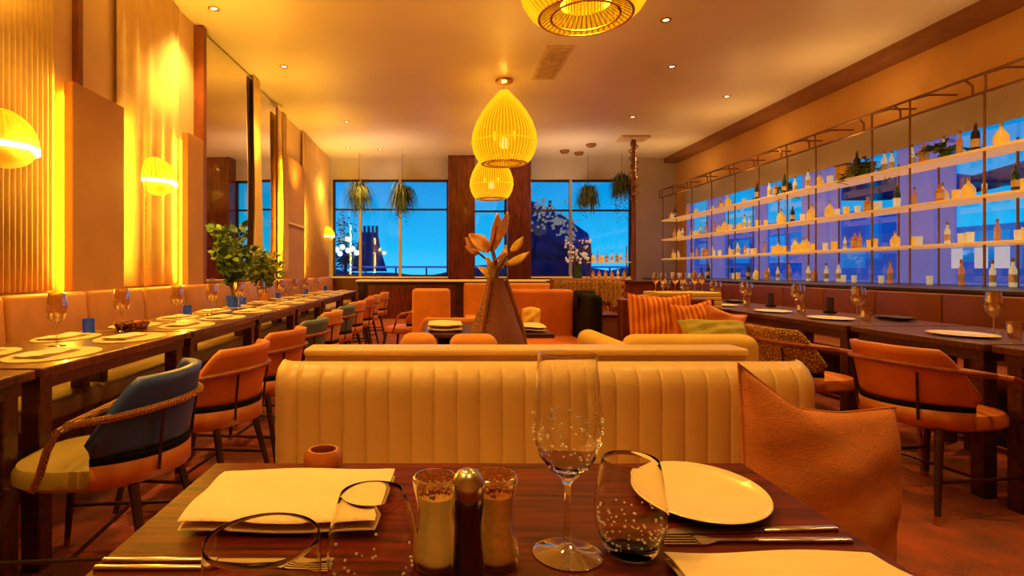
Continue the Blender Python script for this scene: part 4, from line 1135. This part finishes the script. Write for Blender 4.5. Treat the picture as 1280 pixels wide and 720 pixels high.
# floor pieces: uplights
for i, (x, y) in enumerate([(-.80, 2.05), (-.78, 3.75), (-.74, 2.62)]):
    e = empty('floor_uplight', (x, y, 0), label='small glowing brass floor light under the armchairs, %s from the camera' % ords[i], cat='floor light')
    MB().lathe([(0,0),(.05,0),(.055,.02),(.04,.03),(0,.03)], n=20).build('housing', M['brass'], e, smooth=True); MB().lathe([(0,.0305),(.036,.0305)], n=16).build('lens', M['bulb'], e)

# ---------------------------------------------------------------- outside
struct(MB().box(-14, 14, YB+.3, 34, -.3, -.05), 'ground', M['terrace'])
struct(MB().box(WR+.3, 30, -6, YB+.3, -.3, -.05), 'ground', M['terrace'])
struct(MB().box(-90, 90, 34, 120, -2.0, -1.0), 'ground', M['sea'])
tag(MB().box(-9, 9, 16.4, 16.6, -.05, .95, 0).build('terrace_parapet', M['terrace']), 'pale terrace parapet beyond the far windows', 'parapet')
e = empty('terrace_railing', (0, 16.5, .95), label='thin terrace railing on the pale parapet outside', cat='railing')
m = MB()
for k in range(20): m.tube([(-8.5+k*.9, 0, 0), (-8.5+k*.9, 0, .25)], .025, 6)
m.build('posts', M['awning'], e); MB().tube([(-9, 0, .25), (9, 0, .25)], .03, 6).build('handrail', M['blue_glow'], e)
m = MB()   # headland
def hill(u, v):
    x = -60+120*u; y = 62+20*v
    return (x, y, -1+ (2.9+1.0*math.sin(u*9)+.7*math.sin(u*23+1)+ .3*math.sin(u*61))*math.sin(min(1, v*2.5)*PI/2))
tag(m.grid(hill, 121, 10).build('headland', M['rock']), 'dark blue headland on the horizon beyond the far windows', 'hill')
m = MB(); 
m.lathe([(0,0),(1.9,0),(1.55,1.2),(1.2,2.4),(1.0,3.6),(.95,4.0),(0,4.0)], n=14)
for k in range(5): m.box(-.95+k*.42, -.95+k*.42+.22, -.3, .3, 3.9, 4.7)
tag(m.build('sea_stack', M['rock'], loc=(px(461, 58), 58, 1.0)), 'dark castle-like rock tower standing on the headland', 'rock')
aw = empty('navy_parasol', (px(688, 15.2), 15.2, 0), label='large dark navy slanted canvas parasol outside the right window', cat='parasol')
def canv(u, v):
    x = -.75+1.9*u; t = v
    return (x, -.6+1.5*v, 1.0+ (2.1-1.05*u)*(1-abs(2*v-1)**1.5*.35) - .0*v + .03*math.sin(u*20))
MB().grid(lambda u, v: (-.75+1.75*u, -.05-.4*math.sin(v*PI)*(.5+.5*u)+.03*math.sin(v*26+u*5), .9+ v*(2.15-.95*u**1.3)), 21, 41).build('canopy', M['awning'], aw, smooth=True, mod=solid(.01))
MB().tube([(0, .05, -.05), (0, .05, 3.0)], .04, 8).build('mast', M['rock'], aw)
m = MB(); rr = random.Random(18)
for k in range(150):
    a = rr.random(); x = -.45+1.15*a; z = 2.75-.75*a+rr.gauss(0, .2) if a > .2 else 2.6+rr.gauss(0, .25)
    b2 = bmesh.new(); bmesh.ops.create_icosphere(b2, subdivisions=1, radius=rr.uniform(.02, .05)); bmesh.ops.translate(b2, verts=b2.verts, vec=(x, -.6+rr.uniform(-.15, .1), z)); m.merge(b2)
bt = empty('blossom_tree', (px(680, 14.6), 14.6, 0), label='white blossoming tree in front of the navy parasol outside', cat='tree')
o = m.build('blossoms', M['blossom'], bt); m = MB()
m.tube([(-.5, -.5, -.05), (-.45, -.5, 1.2), (-.2, -.55, 2.3), (0, -.6, 2.7)], [.05, .04, .03, .01], 6); m.tube([(-.2, -.55, 2.3), (.3, -.6, 2.5), (.7, -.6, 2.2)], [.02, .015, .008], 5)
m.build('trunk', M['rock'], bt, smooth=True)
e = leafy('outdoor_tree', (px(432, 14.5), 14.5, 1.2), 60, .8, 1.9, 'dark blue-green tree outside the left end of the window', 'rock', .9, None, .035, 44, ll=.22, cat='tree')
MB().tube([(0, 0, -1.25), (0, 0, .1)], [.06, .04], 8).build('trunk', M['rock'], e)
for i, (u, v) in enumerate([(421, 312), (428, 309), (435, 313), (441, 311), (446, 316), (425, 317)]):
    tag(MB().lathe([(0,-.07),(.05,-.05),(.07,0),(.05,.05),(0,.07)], n=12).build('lamp_globe', M['globe'], loc=(px(u, 13.9), 13.9, pz(v, 13.9)), smooth=True), 'small white glowing lamp globe outside the left window', 'lamp', 'white lamp globes outside the left window')
gm = MB()
tag(MB().tube([(px(417, 13.9), 13.9, pz(319, 13.9)), (px(450, 13.9), 13.9, pz(319, 13.9))], .012, 5).build('globe_rail', M['rock']), 'thin dark rail carrying the white lamp globes outside', 'rail')
# neighbouring buildings seen behind the bottles
def bld(x, y0, y1, z1, mat, label, wins):
    e = empty('neighbour_building', (x, (y0+y1)/2, -.05), label=label, cat='building')
    MB().box(0, 1.5, -(y1-y0)/2, (y1-y0)/2, 0, z1+.05).build('facade_wall', M[mat], e)
    for (a, b, c, d) in wins:
        MB().box(-.03, 0, a, b, c, d).build('window', M['win_lit'], e)
M['win_lit'] = pm('cyan_lit_window', (60, 170, 226), .3, emit=(30, 150, 226), estr=.6)
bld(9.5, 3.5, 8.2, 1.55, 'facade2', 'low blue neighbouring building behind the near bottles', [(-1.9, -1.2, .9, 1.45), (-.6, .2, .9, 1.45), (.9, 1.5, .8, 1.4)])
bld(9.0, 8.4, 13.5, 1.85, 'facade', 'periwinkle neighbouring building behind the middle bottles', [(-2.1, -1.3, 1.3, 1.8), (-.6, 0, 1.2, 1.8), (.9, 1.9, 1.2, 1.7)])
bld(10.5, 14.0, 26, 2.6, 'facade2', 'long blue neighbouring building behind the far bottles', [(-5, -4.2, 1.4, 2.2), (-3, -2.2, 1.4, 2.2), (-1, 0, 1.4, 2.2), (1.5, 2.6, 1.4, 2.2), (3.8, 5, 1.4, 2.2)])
def parasol(x, y, z, r, label):
    e = empty('terrace_parasol', (x, y, 0), label=label, cat='parasol', group='dark parasols outside the right windows')
    MB().lathe([(0, z+.35), (r*.5, z+.18), (r, z), (r, z-.06)], n=10).build('canopy', M['awning'], e)
    MB().tube([(0, 0, -.05), (0, 0, z+.34)], .03, 8).build('mast', M['rock'], e)
parasol(8.0, 6.7, 2.35, 1.2, 'dark parasol outside behind the nearest bottle bays'); parasol(8.0, 9.6, 2.5, 1.2, 'dark parasol outside behind the middle bottle bays'); parasol(7.4, 4.2, 2.5, .9, 'dark parasol outside at the right edge of the photo')
# ---------------------------------------------------------------- lights
def light(kind, loc, e, col, r=.1, spot=None, rot=None, blend=.6):
    l = bpy.data.lights.new('lamp', kind); l.energy = e; l.color = col
    o = bpy.data.objects.new('light', l); C.objects.link(o); o.location = loc
    if kind in ('POINT', 'SPOT'): l.shadow_soft_size = r
    if spot: l.spot_size = spot; l.spot_blend = blend
    if rot: o.rotation_euler = rot
    return o
W = (1.0, .52, .05); W2 = (1.0, .53, .10)
for x, y in ((.95, 3.66), (.86, 7.5), (1.03, 11.2)):
    light('POINT', (x, y, 2.95), 70, W, .12)
    light('POINT', (x, y, 3.6), 7, W, .03)
for x, y in DL: light('SPOT', (x, y, HC-.03), 100 if (y < 2.3 and x > -1) else (165 if x < 0 else 135), W2, .05, math.radians(105), blend=.9)
for y, z in ((3.13, 1.8), (4.82, 1.87), (12.1, 1.85)): light('POINT', (WL+.32, y, z), 9, W, .06)
for y, sg in ((3.70, -1), (4.35, 1), (5.40, -1), (8.93, -1), (10.14, 1)):
    l = bpy.data.lights.new('strip_light', 'AREA'); l.shape = 'RECTANGLE'; l.size = .03; l.size_y = 1.35; l.energy = 16; l.color = (1, .50, .03)
    o_ = bpy.data.objects.new('strip_light', l); C.objects.link(o_); o_.location = (WL+.085, y+sg*.012, 1.66); o_.rotation_euler = (PI/2 if sg > 0 else -PI/2, 0, 0)
    o_.rotation_euler = (-PI/2 if sg < 0 else PI/2, 0, 0)
for y in (1.0, 3.0, 5.0, 7.2, 9.4, 11.6): light('SPOT', (WL+.35, y, 2.45), 60, W, .15, math.radians(150), (PI, 0, 0), 1)  # unseen upward spots added along the left wall to lift the ceiling
for y in (1.5, 4.4, 6.6, 8.8, 11.2): light('SPOT', (4.72, y, 2.55), 34, (1, .56, .16), .15, math.radians(150), (PI, 0, 0), 1)  # unseen upward spots added by the shelving to brighten the ceiling
for x, y in ((.9, 1.2), (.9, 5.5), (.9, 9.3)): light('SPOT', (x, y, 2.3), 32, W2, .2, math.radians(155), (PI, 0, 0), 1)  # unseen upward fill spots added over the middle of the room
for x in (-1.2, 2.6): light('SPOT', (x, 11.0, 2.2), 75, (1, .68, .42), .2, math.radians(155), (PI-.35, 0, 0), 1)  # unseen spots added to brighten the far header and ceiling
for y in (4.2, 6.2, 8.4, 10.8): light('SPOT', (4.3, y, 3.4), 120, (1, .56, .16), .1, math.radians(110), (0, .75, 0), 1)  # unseen warm spots added near the right ceiling to brighten that side
# world
wd = bpy.data.worlds.new('dusk_sky'); sc.world = wd; wd.use_nodes = True
nt = wd.node_tree; nt.nodes.clear(); N = nt.nodes; L = nt.links
o = N.new('ShaderNodeOutputWorld'); bg = N.new('ShaderNodeBackground'); tc = N.new('ShaderNodeTexCoord'); sp = N.new('ShaderNodeSeparateXYZ'); cr_ = N.new('ShaderNodeValToRGB')
L.new(tc.outputs['Generated'], sp.inputs[0]); L.new(sp.outputs[2], cr_.inputs[0]); L.new(cr_.outputs[0], bg.inputs[0]); L.new(bg.outputs[0], o.inputs[0])
el = cr_.color_ramp.elements; el[0].position = 0; el[0].color = lin((70, 196, 236)); el[1].position = .5; el[1].color = lin((0, 84, 170))
q = el.new(.04); q.color = lin((16, 178, 222)); q = el.new(.16); q.color = lin((0, 142, 202))
bg.inputs[1].default_value = 1.5
# ---------------------------------------------------------------- camera
cam = bpy.data.cameras.new('camera'); co = bpy.data.objects.new('camera', cam); C.objects.link(co)
co.location = (0, 0, H); co.rotation_euler = (PI/2, 0, 0)
cam.sensor_width = 36; cam.lens = 36*F/1280; cam.shift_x = (640-CX)/1280; cam.shift_y = (CY-360)/1280
cam.clip_start = .02; cam.clip_end = 300
sc.camera = co
sc.view_settings.view_transform = 'Standard'; sc.view_settings.look = 'None'; sc.view_settings.exposure = 0
sc.cycles.max_bounces = 10; sc.cycles.transparent_max_bounces = 24; sc.cycles.transmission_bounces = 10
sc.cycles.use_denoising = True; sc.cycles.sample_clamp_indirect = 6; sc.cycles.caustics_reflective = False; sc.cycles.caustics_refractive = False

for o_ in [c for c in C.objects if c.parent == proto_b] : 
    for q_ in [c.name for c in C.objects if c.parent == o_]: bpy.data.objects.remove(bpy.data.objects[q_])
for nm2 in [c.name for c in C.objects if c.parent == proto_b]: bpy.data.objects.remove(bpy.data.objects[nm2])
bpy.data.objects.remove(proto_b)
